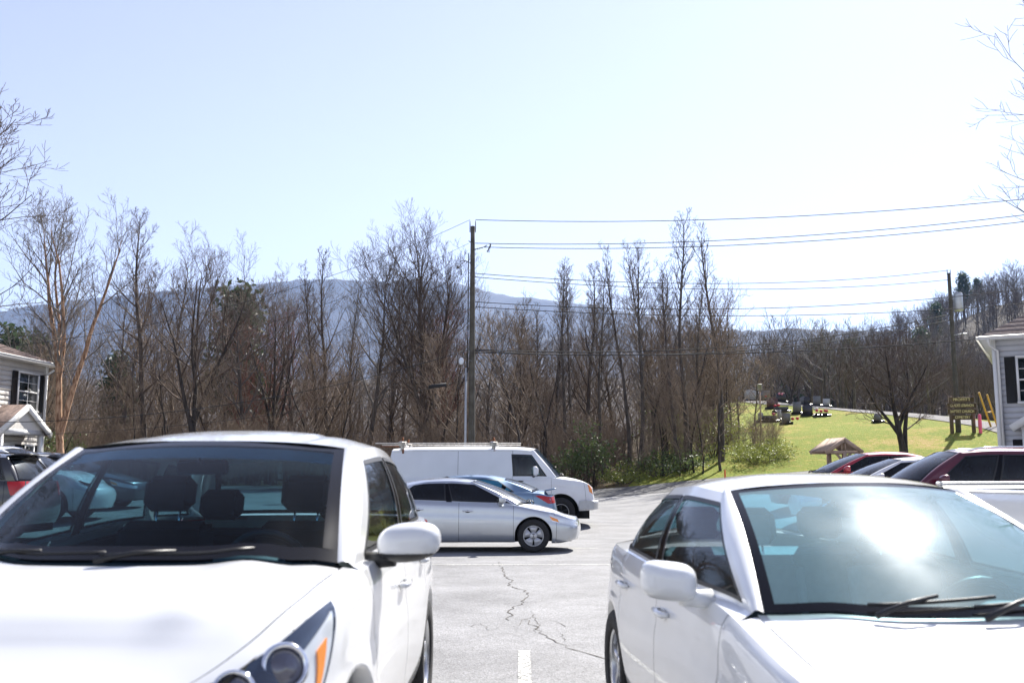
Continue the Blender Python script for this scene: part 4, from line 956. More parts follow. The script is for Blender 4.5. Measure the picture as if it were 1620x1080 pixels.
# --- the trees one can tell apart: pixel column of the trunk, pixel row of the top, distance
def ptree(key, cx, top, d, label, name="bare_tree", **kw):
    p = px(cx, top, d); x, y = p.x, p.y; z = Hs(x, y); return plant(key, x, y, p.z-z, label, name, z=z, **kw)
ptree('birch', 126, 306, 35, "river birch with peeling orange bark and several stems beside the left house", "river_birch_tree", rz=0, wide=1.0)
ptree('tulip', 250, 328, 46, "straight grey bare tree with a tall pointed crown, next to the birch", group=None)
ptree('vase', 322, 352, 44, "spreading bare tree with many upright limbs beside the pointed tree")
ptree('big', 672, 335, 47, "largest bare tree in the wood, dense upswept crown beside the utility pole", rz=.4)
ptree('oval', 585, 385, 48, "broad bare tree with an open crown left of the largest one", rz=1)
ptree('slim2', 1080, 332, 47, "tallest slender bare tree at the wood edge above the lawn", rz=.3, lean=-.04)
ptree('slim', 1130, 345, 48, "slender bare tree leaning over the lawn at the end of the wood", lean=.05)
ptree('slim2', 1008, 372, 48, "slender bare tree with twin-looking trunk inside the wood edge", rz=2)
ptree('cem', 1420, 515, 45, "dark forked bare tree on the cemetery lawn", "lawn_tree", rz=.2, wide=1.05)
ptree('cem', 1247, 560, 86, "small dark tree beside the cemetery lane near the headstones", "lawn_tree", rz=2.2)
p_ = px(-215, 240, 24); plant('vase', p_.x, p_.y, 13, "large bare tree whose branches reach past the left house", rz=.5, wide=1.25)
p_ = px(1712, 120, 25); plant('oval', p_.x, p_.y, 13, "tall bare tree reaching over the right house", rz=.9, wide=1.3)
WOOD = {'oval': ("round-crowned bare tree inside the roadside wood", "round-crowned bare trees"), 'slim': ("slim bare tree with short brown branches in the roadside wood", "slim brown bare trees"), 'slim2': ("straight bare pole-like tree with a high grey crown in the roadside wood", "straight high-crowned trees"),
    'vase': ("bare tree forking low into several limbs in the roadside wood", "low-forking bare trees"), 'tulip': ("bare tree with a narrow pointed crown deep in the roadside wood", "pointed bare trees")}
for cx, top, d, key in ((40, 470, 52, 'oval'), (180, 430, 60, 'oval'), (210, 420, 56, 'slim'), (285, 400, 58, 'slim2'), (365, 420, 62, 'slim'), (405, 435, 50, 'oval'), (440, 420, 52, 'vase'), (480, 425, 58, 'oval'),
        (505, 420, 50, 'slim'), (530, 392, 53, 'tulip'), (558, 430, 60, 'slim2'), (615, 420, 56, 'tulip'), (640, 440, 62, 'oval'), (705, 430, 58, 'vase'), (775, 480, 50, 'oval'), (800, 470, 60, 'slim'), (822, 465, 52, 'vase'),
        (850, 480, 58, 'slim2'), (873, 430, 55, 'slim'), (888, 402, 50, 'slim2'), (905, 408, 52, 'slim'), (922, 415, 54, 'tulip'), (948, 425, 50, 'slim2'), (965, 460, 58, 'slim'), (990, 378, 49, 'slim'), (1028, 380, 52, 'slim'), (1045, 420, 55, 'slim2'),
        (1062, 400, 47, 'slim'), (1100, 430, 52, 'slim2'), (1150, 470, 56, 'slim'), (1010, 450, 60, 'oval'), (930, 470, 64, 'oval'), (75, 500, 60, 'vase'), (140, 520, 66, 'oval'), (330, 450, 66, 'tulip'), (250, 470, 70, 'oval')):
    lb, gr = WOOD[key]; ptree(key, cx, top, d, lb, group=gr, wide=rng.uniform(.85, 1.1))
gB = "red-budded trees in the wood"
for cx, top, d in ((395, 500, 56), (430, 490, 54), (460, 470, 60), (700, 480, 54)): ptree('budtree', cx, top, d, "small tree with reddish buds inside the roadside wood", "budding_tree", group=gB)
gS = "dead-leaved trees at the wood edge"
for cx, top, d in ((1165, 540, 60), (1190, 560, 64), (1140, 575, 58)): ptree('beech', cx, top, d, "low tree with dry brown leaves at the edge of the lawn", "dry_leaved_tree", group=gS)
gL = "bare trees below the right hillside"
for cx, top, d in ((1345, 560, 92), (1470, 570, 85), (1520, 555, 80), (1545, 575, 74), (1330, 570, 105), (1395, 560, 100), (1280, 565, 110), (1575, 560, 90)): ptree('vase', cx, top, d, "bare spreading tree beyond the cemetery lane", group=gL, wide=1.1)
# --- saplings and brush that nobody could count: one merged mesh each
def merged(name, keys, spots, label, parts=(0, 1), cat=None):
    g = np.random.RandomState(5); VV = []; FF = []; MI = []; n = 0; mats = []
    for (x, y, hh, k) in spots:
        a, b, h0, c = SPEC[keys[k % len(keys)]]
        for me in (a, b, c):
            if me is None: continue
            key = me.name
            if key not in CACHE:
                v = np.zeros(len(me.vertices)*3, np.float32); me.vertices.foreach_get("co", v); f = np.zeros(len(me.loops), np.int32); me.loops.foreach_get("vertex_index", f); CACHE[key] = (v.reshape(-1, 3), f.reshape(-1, 4))
            v, f = CACHE[key]; an = g.rand()*6.28; s = hh/h0; c_, s_ = math.cos(an), math.sin(an); w_ = s*g.uniform(.85, 1.25)
            q = np.stack([(v[:, 0]*c_-v[:, 1]*s_)*w_+x, (v[:, 0]*s_+v[:, 1]*c_)*w_+y, v[:, 2]*s+Hs(x, y)-.1], -1)
            VV.append(q); FF.append(f+n); n += len(q); mt = me.materials[0]
            if mt not in mats: mats.append(mt)
            MI.append(np.full(len(f), mats.index(mt), np.int32))
    me = mesh_np(name, np.concatenate(VV), np.concatenate(FF), False)
    for m_ in mats: me.materials.append(m_)
    me.polygons.foreach_set("material_index", np.concatenate(MI)); o = bpy.data.objects.new(name, me); COL.objects.link(o)
    return tag(o, label, cat, None, 'stuff')
CACHE = {}
species('brush', "twig_brown", "twig_tan", seed=31, h=3.2, r0=.02, limbs=12, lvl=(5, 3), ang=.7, crown0=.08, lr=.6, up=.25, shape='oval', twig=.004, trunk_side=4, wig=.1, forks=[(0, 0, 0, 1, 1), (0, .35, .1, .9, .9), (0, -.3, .25, .85, .9), (0, .1, -.35, .95, .9)])
species('far', "bark_grey", "twig_brown", seed=33, h=13, r0=.20, limbs=13, lvl=(4, 3), ang=.8, crown0=.25, lr=.6, up=.5, shape='oval', twig=.020, trunk_side=5)
species('far2', "bark_grey", "twig_grey", seed=34, h=13, r0=.20, limbs=12, lvl=(4, 3), ang=.85, crown0=.28, lr=.62, up=.5, shape='vase', twig=.020, trunk_side=5)
sp = []
for i in range(175):
    d = rng.uniform(44, 70); cx = rng.uniform(40, 1150); x = (cx-810)/FOC*d; sp.append((x, d, rng.uniform(3, 9), 0))
merged("sapling_thicket", ['sap'], sp, "thin brown saplings crowding between the trunks of the wood", cat="saplings")
sp = []
for i in range(230):
    d = rng.uniform(44.6, 62); cx = rng.uniform(40, 1230); x = (cx-810)/FOC*d
    if cx > 1100: d = rng.uniform(47, 56); x = (cx-810)/FOC*d
    sp.append((x, d, rng.uniform(1.4, 3.8)*(1 if cx < 1150 else .55), 0))
merged("brush_thicket", ['brush'], sp, "tangled tan brush under the trees behind the lot", cat="brush")
sp = []
for i in range(560):
    d = 122*3.0**(rng.random()); a = rng.uniform(.17, .62); sp.append((a*d, d, rng.uniform(9, 15), i % 2))
for i in range(260):
    d = rng.uniform(260, 460); a = rng.uniform(.26, .64); sp.append((a*d, d, rng.uniform(9, 15), i % 2))
for i in range(70):
    a = rng.uniform(.27, .62); d = rng.uniform(76, 118); sp.append((a*d, d+max(0, .4-a)*90, rng.uniform(6, 10), i % 2))
for i in range(150):
    d = rng.uniform(72, 240); a = rng.uniform(-.62, .24); sp.append((a*d, d, rng.uniform(9, 14)*(1 if a < .1 else .75), i % 2))
merged("far_woodland", ['far', 'far2'], sp, "bare brown woodland covering the hillside and valley beyond", cat="woodland")

# --- evergreen shrubs, conifers
def bush(name, x, y, w_, h_, n, mat, label, cat="shrub", leaf=.07, stems=7, seed=0, group=None, hollow=.35):
    g = np.random.RandomState(seed+int(abs(x)*10)); T = empty(name, (x, y, Hs(x, y)-.03), 0, label, cat, group)
    cl = []; m = MB()
    for i in range(stems*3):
        a = g.rand()*6.28; rr = math.sqrt(g.rand())*w_/2; zz = h_*(.25+.7*g.rand())*(1-.45*(rr/(w_/2))**2); cl.append((rr*math.cos(a), rr*math.sin(a), zz))
    for i in range(stems*2):
        c = np.array(cl[i]); m.tube([np.array([c[0]*.15, c[1]*.15, 0]), c*np.array([.6, .6, .55]), c], [.02, .014, .006], 4)
    m.build("stem", M["twig_brown"], T)["kind"] = 'stuff'
    cl = np.array(cl); k = g.randint(0, len(cl), n); P = cl[k]+g.randn(n, 3)*np.array([w_*.10, w_*.10, h_*.085]); P[:, 2] = np.maximum(P[:, 2], .05)
    me = leaves_mesh(P, g, leaf, 1); me.materials.append(M[mat]); o = obj("foliage", me, None, None, T); o["kind"] = 'stuff'; return T
def pbush(cx, base, d, *a, **k):
    x = (cx-810)/FOC*d; return bush(a[0], x, d, *a[1:], **k)
pbush(936, 770, 44.6, "evergreen_shrub", 1.9, 3.5, 1000, "leaf_green", "tall loose evergreen shrub in front of the wood beside the van nose", leaf=.085, seed=1)
pbush(905, 770, 45.2, "evergreen_shrub", 1.6, 2.2, 700, "leaf_green", "shorter evergreen shrub between the van and the loose tall shrub", leaf=.085, seed=2)
pbush(1040, 760, 45.6, "evergreen_shrub", 3.2, 1.3, 1300, "leaf_green", "low wide dark evergreen shrub at the road edge under slender trunks", leaf=.07, seed=3)
pbush(985, 765, 45.0, "evergreen_shrub", 2.6, .9, 1500, "leaf_yellow", "low yellowish brush mat at the foot of the wood", leaf=.06, seed=4)
pbush(1085, 760, 46.5, "evergreen_shrub", 2.0, 1.2, 700, "leaf_green", "dark green shrub around the base of the tallest slender tree", leaf=.07, seed=5)
pbush(1212, 720, 47.5, "yellow_green_shrub", 2.4, 1.2, 2600, "leaf_yellow", "rounded yellow green shrub on the lawn edge with arching shoots", leaf=.05, seed=6)
pbush(1195, 735, 46.3, "yellow_green_shrub", 3.0, 1.1, 2400, "leaf_yellow", "lower spreading yellow green shrub in front of the rounded one", leaf=.05, seed=7)
pbush(1125, 700, 50, "yellow_green_shrub", 3.2, 3.0, 1500, "leaf_yellow", "thin leafing yellow green thicket between the last slender trunks", leaf=.05, seed=8)
pbush(1060, 690, 52, "yellow_green_shrub", 3.6, 3.2, 1300, "leaf_yellow", "thin leafing undergrowth behind the dark evergreen shrub", leaf=.05, seed=9)
pbush(85, 690, 47, "evergreen_shrub", 4.2, 2.8, 2400, "leaf_green", "green understory shrub just right of the cream house", leaf=.08, seed=10)
pbush(1220, 628, 112, "russet_shrub", 2.2, 1.7, 900, "leaf_dead", "round russet shrub among the far headstones", leaf=.09, seed=11)
def conifer(x, y, h_, label, group=None, seed=0, mat="leaf_pine"):
    g = np.random.RandomState(seed); T = empty("pine_tree", (x, y, Hs(x, y)-.1), 0, label, "tree", group); MB().tube([(0, 0, 0), (.05, 0, h_*.5), (0, 0, h_)], [h_*.016, h_*.011, .02], 7).build("trunk", M["bark_dark"], T, True)
    m = MB(); P = []
    for k in range(34):
        t = .35+.63*k/34; a = k*2.4; L = h_*.24*(1.15-t)*g.uniform(.7, 1.3); e = np.array([L*math.cos(a), L*math.sin(a), h_*t+L*.15]); m.tube([(0, 0, h_*t), e], [.035, .012], 4)
        for q in range(26): f = g.uniform(.3, 1.05); P.append(np.array([0, 0, h_*t])*(1-f)+e*f+g.randn(3)*np.array([.16, .16, .10])*h_/9)
    m.build("branch", M["bark_dark"], T)["kind"] = 'stuff'; me = leaves_mesh(np.array(P), g, .20*h_/9, 3); me.materials.append(M[mat]); o = obj("foliage", me, None, None, T); o["kind"] = 'stuff'; return T
for i, (cx, top, d, lb) in enumerate(((383, 455, 66, "dark pine rising among the bare trees of the wood"), (20, 520, 74, "pine behind the cream house roof"), (62, 530, 80, "second pine behind the cream house, right of its roof"), (190, 560, 85, "small pine deep in the wood behind the birch"))):
    p = px(cx, top, d); conifer(p.x, p.y, p.z-Hs(p.x, p.y), lb, None, i)
gP = "pines on the right hillside"
for i, (cx, top, d) in enumerate(((1522, 430, 330), (1545, 440, 340), (1295, 545, 150), (1310, 560, 140), (1250, 580, 135), (1455, 520, 230), (1480, 480, 280), (1345, 500, 260))):
    p = px(cx, top, d); conifer(p.x, p.y, min(16., max(5, p.z-Hs(p.x, p.y))), "dark pine among the bare hillside woodland", gP, 20+i)
# ---------------------------------------------------------------- houses
pm("siding_lit", (.74, .71, .66), .6, 0, 0, .05, 3, .1, 40); pm("siding_grey", (.55, .56, .60), .6, 0, 0, .05, 3, .1, 40)  # cream siding is lightened so its colour stands for sunlight on the wall
pm("trim_white", (.76, .76, .75), .5, 0, 0, .03); pm("shutter_black", (.012, .013, .016), .5, 0, 0, .1); pm("curtain", (.45, .46, .47), .8, 0, 0, .15, 12)
pm("shingle", (.16, .115, .10), .95, 0, 0, .3, 9, .8, 25); pm("shingle_tan", (.27, .215, .19), .95, 0, 0, .25, 9, .8, 25)
pm("wood_tan", (.42, .31, .235), .8, 0, 0, .15, 6, .3, 30); pm("wood_pole", (.085, .078, .062), .9, 0, 0, .35, 3, .6, 25); pm("wood_sign", (.13, .095, .068), .85, 0, 0, .3, 5, .4, 30)
pm("granite", (.16, .16, .165), .45, 0, 0, .2, 30); pm("granite_dark", (.045, .042, .045), .3, 0, 0, .3, 30); pm("granite_pale", (.42, .42, .42), .6, 0, 0, .15, 30); pm("granite_red", (.10, .045, .04), .35, 0, 0, .2, 30)
pm("flower_red", (.55, .03, .07), .7, 0, 0, .3, 40); pm("flower_pink", (.75, .25, .35), .7, 0, 0, .3, 40); pm("flower_white", (.75, .74, .70), .7, 0, 0, .1, 40)
pm("letter_yellow", (.78, .69, .34), .7, 0, 0, .15); pm("ribbon_pink", (.85, .12, .22), .6, 0, 0, .1); pm("paint_yellow", (.62, .36, .03), .5, 0, 0, .1); pm("cone_orange", (.85, .13, .03), .5, 0, 0, .1)
pm("wire_black", (.02, .02, .022), .85, 0, 0, .1); pm("insulator", (.09, .085, .085), .35, 0, .3, .1); pm("conduit_grey", (.42, .44, .47), .5, .3, 0, .1); pm("galv", (.48, .50, .52), .45, .7, 0, .1); pm("lamp_globe", (.66, .72, .80), .2, 0, .5, .05); pm("stone_grey", (.30, .28, .26), .85, 0, 0, .25, 12, .6, 25)
def window(T, ox, oy, oz, ux, uy, w_, h_, shut=True):
    """window on a wall face: (ox,oy) centre, direction along the wall (ux,uy), outward normal (uy,-ux)"""
    W = empty("window", (ox, oy, oz), math.atan2(uy, ux)); W.parent = T
    MB().box((0, -.03, h_/2+.04), (w_+.16, .07, .08)).build("frame_head", M["trim_white"], W); MB().box((0, -.05, -h_/2-.04), (w_+.2, .11, .08)).build("sill", M["trim_white"], W)
    for s_ in (-1, 1): MB().box((s_*(w_/2+.04), -.03, 0), (.08, .07, h_)).build("frame_jamb", M["trim_white"], W)
    MB().box((0, -.025, 0), (w_, .06, .055)).build("meeting_rail", M["trim_white"], W)
    for zz in (-h_/4, h_/4):
        MB().box((0, -.012, zz), (w_, .012, h_/2-.06)).build("pane", M["glass_mid"], W)
        MB().box((0, -.024, zz), (.022, .02, h_/2-.06)).build("muntin", M["trim_white"], W)
        for xx in (-w_/4, w_/4): MB().box((xx, -.0235, zz), (w_/2-.03, .019, .022)).build("muntin", M["trim_white"], W)
    MB().box((0, .03, 0), (w_, .01, h_)).build("curtain", M["curtain"], W)
    if shut:
        for s_ in (-1, 1):
            S_ = MB().box((s_*(w_/2+.27), -.03, 0), (.34, .045, h_+.1), bev=.008).build("shutter", M["shutter_black"], W)
def house(name, loc, rz, label, L, D, eave, mat, shing, wins, side_wins, porch=None, storey=2.75, pitch=.5):
    """front wall along local x (0..L) at y=0 facing -y, side wall at x=0 facing -x; origin at the near corner"""
    T = empty(name, loc, rz, label, "house"); e = .20
    MB().box((L/2, D/2, eave/2), (L-.06, D-.06, eave)).build("wall_core", mat, T)
    pr = [(0, 0), (-.028, .0), (-.006, e-.004), (0, e-.004)]
    n = int(eave/e); me = MB().prism([(y, z) for y, z in pr], 0, L, 0); mesh_f = mesh_np("clapboard", np.concatenate(me.V), me.F, False); mesh_f.materials.append(mat)
    me2 = MB().prism([(y, z) for y, z in pr], 0, D, 1); mesh_s = mesh_np("clapboard", np.concatenate(me2.V), me2.F, False); mesh_s.materials.append(mat)
    for i in range(n):
        o = obj("clapboard", mesh_f, None, None, T); o.location = (0, 0, i*e)
        o = obj("clapboard", mesh_s, None, None, T); o.location = (0, 0, i*e)
        o = obj("clapboard", mesh_s, None, None, T); o.location = (L, D, i*e); o.rotation_euler = (0, 0, math.pi)
    for cx in (0, L): MB().box((cx, 0, eave/2), (.13, .13, eave)).build("corner_board", M["trim_white"], T)
    ov = .45; rh = (D/2+ov)*pitch; z0 = eave+.02
    # hipped roof
    V = [(-ov, -ov, z0), (L+ov, -ov, z0), (L+ov, D+ov, z0), (-ov, D+ov, z0), (D/2, D/2, z0+rh), (L-D/2, D/2, z0+rh)]
    RF = obj("roof", V, [[0, 1, 5, 4], [1, 2, 5], [2, 3, 4, 5], [3, 0, 4]], shing, T, False)
    k = 16
    for i in range(k):      # courses of shingles, front and near hip
        a = i/k; b = (i+1)/k-.01; f = lambda t, dz: [(-ov+t*(D/2+ov), -ov+t*(D/2+ov), z0+t*rh+dz), (L+ov-t*(D/2+ov), -ov+t*(D/2+ov), z0+t*rh+dz)]
        p, q = f(a, .03), f(b, .012); obj("shingle_course", [p[0], p[1], q[1], q[0]]+[(v[0], v[1], v[2]-.028) for v in (p[0], p[1])], [[0, 1, 2, 3], [4, 5, 1, 0]], shing, RF, False)
        f2 = lambda t, dz: [(-ov+t*(D/2+ov), -ov+t*(D/2+ov), z0+t*rh+dz), (-ov+t*(D/2+ov), D+ov-t*(D/2+ov), z0+t*rh+dz)]
        p, q = f2(a, .03), f2(b, .012); obj("shingle_course", [p[1], p[0], q[0], q[1]]+[(v[0], v[1], v[2]-.028) for v in (p[1], p[0])], [[0, 1, 2, 3], [4, 5, 1, 0]], shing, RF, False)
    MB().box((L/2, D/2, eave-.02), (L+2*ov-.04, D+2*ov-.04, .05)).build("soffit", M["trim_white"], T)
    for c, d in (((L/2, -ov-.04, eave+.0), (L+2*ov, .10, .12)), ((-ov-.04, D/2, eave+.0), (.10, D+2*ov, .12))): MB().box(c, d, bev=.02).build("gutter", M["trim_white"], T)
    MB().tube([(-ov+.3, -ov-.04, eave-.05), (-ov+.32, -.30, eave-.25), (.12, -.08, eave-.45), (.12, -.08, .1)], .045, 8).build("downspout", M["trim_white"], T)
    for (x, z, w_, h_) in wins: window(T, x, -.03, z, 1, 0, w_, h_)
    for (y, z, w_, h_) in side_wins: window(T, -.03, y, z, 0, -1, w_, h_)
    if porch:
        x0, x1, z, dp = porch; P_ = empty("porch"); P_.parent = T; mx = (x0+x1)/2; r = (x1-x0)/2*.62
        for s_, (a, b) in ((0, (x0-.3, mx)), (1, (x1+.3, mx))):
            zz = z-.3*.62; V = [(a, -dp, zz), (b, -dp, z+r), (b, 0, z+r), (a, 0, zz)]; V += [(v[0], v[1], v[2]+.1) for v in V]
            obj("porch_roof", V, [[0, 1, 2, 3], [4, 7, 6, 5], [0, 4, 5, 1], [2, 6, 7, 3], [0, 3, 7, 4], [1, 5, 6, 2]], shing, P_, False)
            L_ = math.hypot(b-a, z+r-zz); M3 = Matrix.Rotation(-math.atan2(z+r-zz, b-a), 4, 'Y'); MB().box(((a+b)/2, -dp-.03, (zz+z+r)/2), (L_, .06, .24), M3).build("rake_board", M["trim_white"], P_)
        obj("gable_face", [(x0, -dp+.12, z), (x1, -dp+.12, z), (mx, -dp+.12, z+r)], [[0, 1, 2]], mat, P_, False)
        MB().box((mx, -dp/2+.06, z-.1), (x1-x0, dp-.1, .2)).build("porch_beam", M["trim_white"], P_)
        for xx in (x0+.1, x1-.1): MB().box((xx, -dp+.2, z/2-.1), (.16, .16, z-.2)).build("porch_post", M["trim_white"], P_)
    return T
# right house: near corner at pixel column 1583
c0 = px(1582, 700, 35.5)
hz = Hs(c0.x, c0.y)-.4
house("apartment_house", (c0.x, c0.y, hz), R_(-29), "pale grey clapboard house with black shutters behind the burgundy car", 12, 9, 6.45-hz, M["siding_grey"], M["shingle_tan"],
      [(1.25, 4.35, 1.0, 1.55), (3.9, 4.35, 1.0, 1.55), (1.35, 1.45, 1.0, 1.5), (7.2, 4.35, 1.0, 1.55)], [(3, 4.3, .9, 1.4)], porch=(.75, 4.2, 2.75, 1.6), pitch=.62)
# left house: its right corner at pixel column 66; mirrored by turning it to face right/front
c1 = px(66, 700, 43); hz = Hs(c1.x, c1.y)-.3; LL = 13
T = house("apartment_house", (c1.x-LL*math.cos(R_(84)), c1.y-LL*math.sin(R_(84)), hz), R_(84), "cream clapboard house with brown shingle roof beside the orange-barked birch", LL, 9, 6.35-hz, M["siding_lit"], M["shingle"],
      [(LL-1.35, 4.25, 1.35, 1.5), (LL-4.6, 4.25, 1.35, 1.5), (LL-2.6, 1.3, .9, 1.4), (LL-1.0, 1.3, .55, 1.4), (LL-8, 4.2, 1.2, 1.5)], [], porch=(LL-4.4, LL-1.5, 2.6, 1.1), pitch=.42)
MB().tube([(LL+.1, -.30, 6.35-hz-.2), (LL-.10, -.08, 6.35-hz-.45), (LL-.10, -.08, .1)], .05, 8).build("downspout", M["trim_white"], T)
# ---------------------------------------------------------------- utility poles and wires
def pole(name, cx, top, d, label, r0, r1, zb=None, lean=0):
    t = px(cx, top, d); z0 = Hs(t.x, t.y)-.1; T = empty(name, (t.x, t.y, z0), 0, label, "utility pole"); h = t.z-z0
    k = np.linspace(0, 1, 12); MB().tube(np.stack([lean*k, 0*k, h*k], -1), r0+(r1-r0)*k, 12).build("pole_shaft", M["wood_pole"], T, True); return T, t, h
PT, pt_, ph = pole("utility_pole", 748, 358, 39, "tall weathered utility pole standing behind the white van", .15, .085)
for s_ in (-1, 1): MB().tube([(s_*.11, -.02, ph-.25), (s_*.11, -.02, ph+.22)], .022, 6).build("top_pin", M["insulator"], PT)
MB().tube([(-.26, -.05, .1), (-.22, -.05, 5.2)], .05, 8).build("conduit", M["conduit_grey"], PT, True)
MB().tube([(-.17, -.12, 5.0), (-.155, -.10, 9.8)], .022, 6).build("ground_wire", M["wire_black"], PT)
MB().box((-.20, -.02, 4.6), (.05, .12, 2.4), bev=.01).build("riser_board", M["wood_pole"], PT)
def arm(T, h, x1, z1, nm="insulator_arm", disc_=True):
    b = MB().tube([(0, -.1, h), (x1, -.1, z1)], .018, 6)
    if disc_: 
        for q in (.25, .45, .65, .85): b.lathe([(.001, -.012), (.045, -.010), (.045, .01), (.001, .014)], 10, Matrix.Rotation(math.pi/2, 4, 'Y'), (x1*q, -.1, h+(z1-h)*q))
    b.build(nm, M["insulator"], T)
arm(PT, ph-1.0, .45, ph-.88); arm(PT, ph-.75, -.16, ph-.62, disc_=False); arm(PT, ph-1.55, -.36, ph-1.42); arm(PT, ph-2.0, -.14, ph-1.92, disc_=False); arm(PT, ph-2.1, .14, ph-2.06, disc_=False)
fc = MB().tube([(.45, -.1, ph-.88), (.58, -.1, ph-.80)], .02, 6).box((.66, -.1, ph-.92), (.05, .05, .34), Matrix.Rotation(.4, 4, 'Y')).tube([(.60, -.1, ph-.72), (.74, -.1, ph-.77), (.66, -.1, ph-1.10), (.56, -.1, ph-1.04)], .014, 6).build("fuse_cutout", M["insulator"], PT)
MB().tube([(-.36, -.1, ph-1.42), (-.52, -.1, ph-1.48)], .016, 6).lathe([(.001, -.06), (.05, -.05), (.055, .06), (.001, .07)], 12, None, (-.58, -.1, ph-1.70)).box((-.45, -.1, ph-1.9), (.05, .05, .24)).build("lightning_arrester", M["insulator"], PT)
MB().tube([(0, -.1, 5.45), (-.32, -.12, 5.62), (-.40, -.12, 5.60)], .02, 6).build("lamp_bracket", M["insulator"], PT)
MB().lathe([(.001, .14), (.06, .12), (.10, .04), (.10, -.06), (.06, -.13), (.001, -.15)], 14, None, (-.42, -.12, 5.46)).build("lamp_globe", M["lamp_globe"], PT, True)
QT, qt_, qh = pole("utility_pole", 1501, 432, 51, "dark utility pole standing beside the cemetery sign", .14, .085)
for s_ in (-1, 1): MB().tube([(s_*.08, 0, qh-.1), (s_*.08, 0, qh+.18)], .022, 6).build("top_pin", M["insulator"], QT)
MB().lathe([(.001, .5), (.2, .48), (.22, .4), (.22, -.4), (.2, -.46), (.001, -.48)], 16, None, (.36, -.1, qh-1.55)).build("transformer", M["galv"], QT, True)
MB().tube([(0, -.15, qh-3.3), (.5, -.2, qh-3.2)], .02, 6).box((.55, -.2, qh-3.22), (.22, .12, .07), bev=.02).build("street_lamp", M["galv"], QT)
def wire(a, b, sag, label, r=.015, n=22, group="overhead wires", name="overhead_wire"):
    a = Vector(a); b = Vector(b); P = [a.lerp(b, k)-Vector((0, 0, sag*4*k*(1-k))) for k in np.linspace(0, 1, n)]
    return tag(MB().tube(P, r, 5).build(name, M["wire_black"], None, True), label, "wire", group)
def pp(z, dx=0): return (pt_.x+dx, pt_.y-.1, pt_.z+z)
def e_(x, y, d): return px(x, y, d)
# pole -> right (past the frame)
wire(pp(.24, .11), e_(1760, 300, 34), .45, "topmost overhead wire running right from the tall pole tip")
wire(pp(-.72, .1), e_(1760, 322, 34), .5, "overhead wire leaving the tall pole at its upper insulator toward the right house")
wire(pp(-.88, .45), e_(1760, 333, 34), .5, "overhead wire from the long insulator arm of the tall pole")
wire(pp(-1.95, .1), (qt_.x, qt_.y, qt_.z+.15), .55, "overhead wire between the tips of both poles")
wire(pp(-2.1, .12), (qt_.x, qt_.y, qt_.z-.35), .5, "overhead wire just below the pole-to-pole top wire")
wire(pp(-3.1, .12), e_(1740, 440, 44), .75, "overhead wire crossing in front of the ridge, highest of the middle pair")
wire(pp(-3.3, .12), e_(1740, 468, 44), .6, "overhead wire crossing in front of the ridge, lowest of the middle pair")
wire(pp(-5.0, .12), (qt_.x, qt_.y, qt_.z-2.15), .75, "thick bright cable rising to the middle of the pole by the sign", .02)
wire(pp(-5.05, .12), (qt_.x, qt_.y, qt_.z-2.45), .8, "thick cable under the bright one toward the pole by the sign", .02)
wire(pp(-5.12, .12), e_(1740, 515, 40), .5, "lowest cable passing in front of the right house eave", .018)
# pole -> left
wire(pp(.24, -.11), e_(-60, 555, 32), .9, "topmost overhead wire running left from the tall pole tip", .009)
wire(pp(-.72, -.15), e_(-60, 610, 32), .9, "overhead wire leaving the tall pole toward the left house", .007)
wire(pp(-5.0, -.12), e_(-60, 668, 34), .75, "thick sagging cable left of the tall pole", .013)
wire(pp(-6.2, -.12), e_(-60, 690, 34), .5, "lowest cable left of the tall pole carrying a splice case", .008)
MB().tube([px(678, 612, 38.2), px(706, 608, 38.3)], .075, 10).build("splice_case", M["wire_black"]).name
sc_ = [o for o in COL.objects if o.name.startswith("splice_case")][0]; tag(sc_, "black splice case hanging on the low cable beside the tall pole", "cable box")
wire(pp(-5.0, .1), px(930, 715, 43), .0, "thin guy wire slanting down from the tall pole into brush", .009, name="guy_wire")
# ---------------------------------------------------------------- cemetery
def ground_d(cx, ty, lo=44., hi=112.):
    ds = np.linspace(lo, hi, 400); x = (cx-810)/FOC*ds; z = H(x, ds)+.05-CAMH; c, s = math.cos(PITCH), math.sin(PITCH); yy = 540-FOC*(z*c-ds*s)/(ds*c+z*s)
    k = np.nonzero(yy <= ty)[0]; return float(ds[k[0]] if len(k) else ds[int(np.argmin(yy))])
def grave(name, cx, base, d, w_, h_, t_, mat, label, top='flat', plinth=True, flowers=None, lean=0):
    p = px(cx, base, d)
    T = empty(name, (p.x, p.y, Hs(p.x, p.y)+.04), R_(-8), label, "headstone"); z = 0
    if plinth: MB().box((0, 0, .07), (w_+.3, t_+.25, .2), bev=.02).build("plinth", M["granite_dark"], T); z = .16
    if top == 'round': poly = [(-w_/2, z), (w_/2, z)]+[(w_/2*math.cos(a), z+h_*.72+h_*.28*math.sin(a)) for a in np.linspace(0, math.pi, 13)]
    elif top == 'serp': poly = [(-w_/2, z), (w_/2, z), (w_/2, z+h_*.86), (w_*.36, z+h_*.9), (w_*.2, z+h_), (-w_*.2, z+h_), (-w_*.36, z+h_*.9), (-w_/2, z+h_*.86)]
    else: poly = [(-w_/2, z), (w_/2, z), (w_/2*.97, z+h_), (-w_/2*.97, z+h_)]
    MB().prism(poly, -t_/2, t_/2, 1).build("stone", M[mat], T)
    if flowers:
        fx, fz, mt, n = flowers
        for i in range(n):
            MB().lathe([(.001, -.10), (.07, -.06), (.12, 0), (.09, .07), (.001, .10)], 9, None, (fx+rng.uniform(-.12, .12)+(i-n/2)*.22, rng.uniform(-.1, .1), fz+rng.uniform(0, .08))).build("flower_bunch", M[mt], T, True)
    return T
GY = (647, 652, 655, 658, 659, 668, 668, 666, 671, 633, 631, 634, 638, 639, 641, 643, 669)
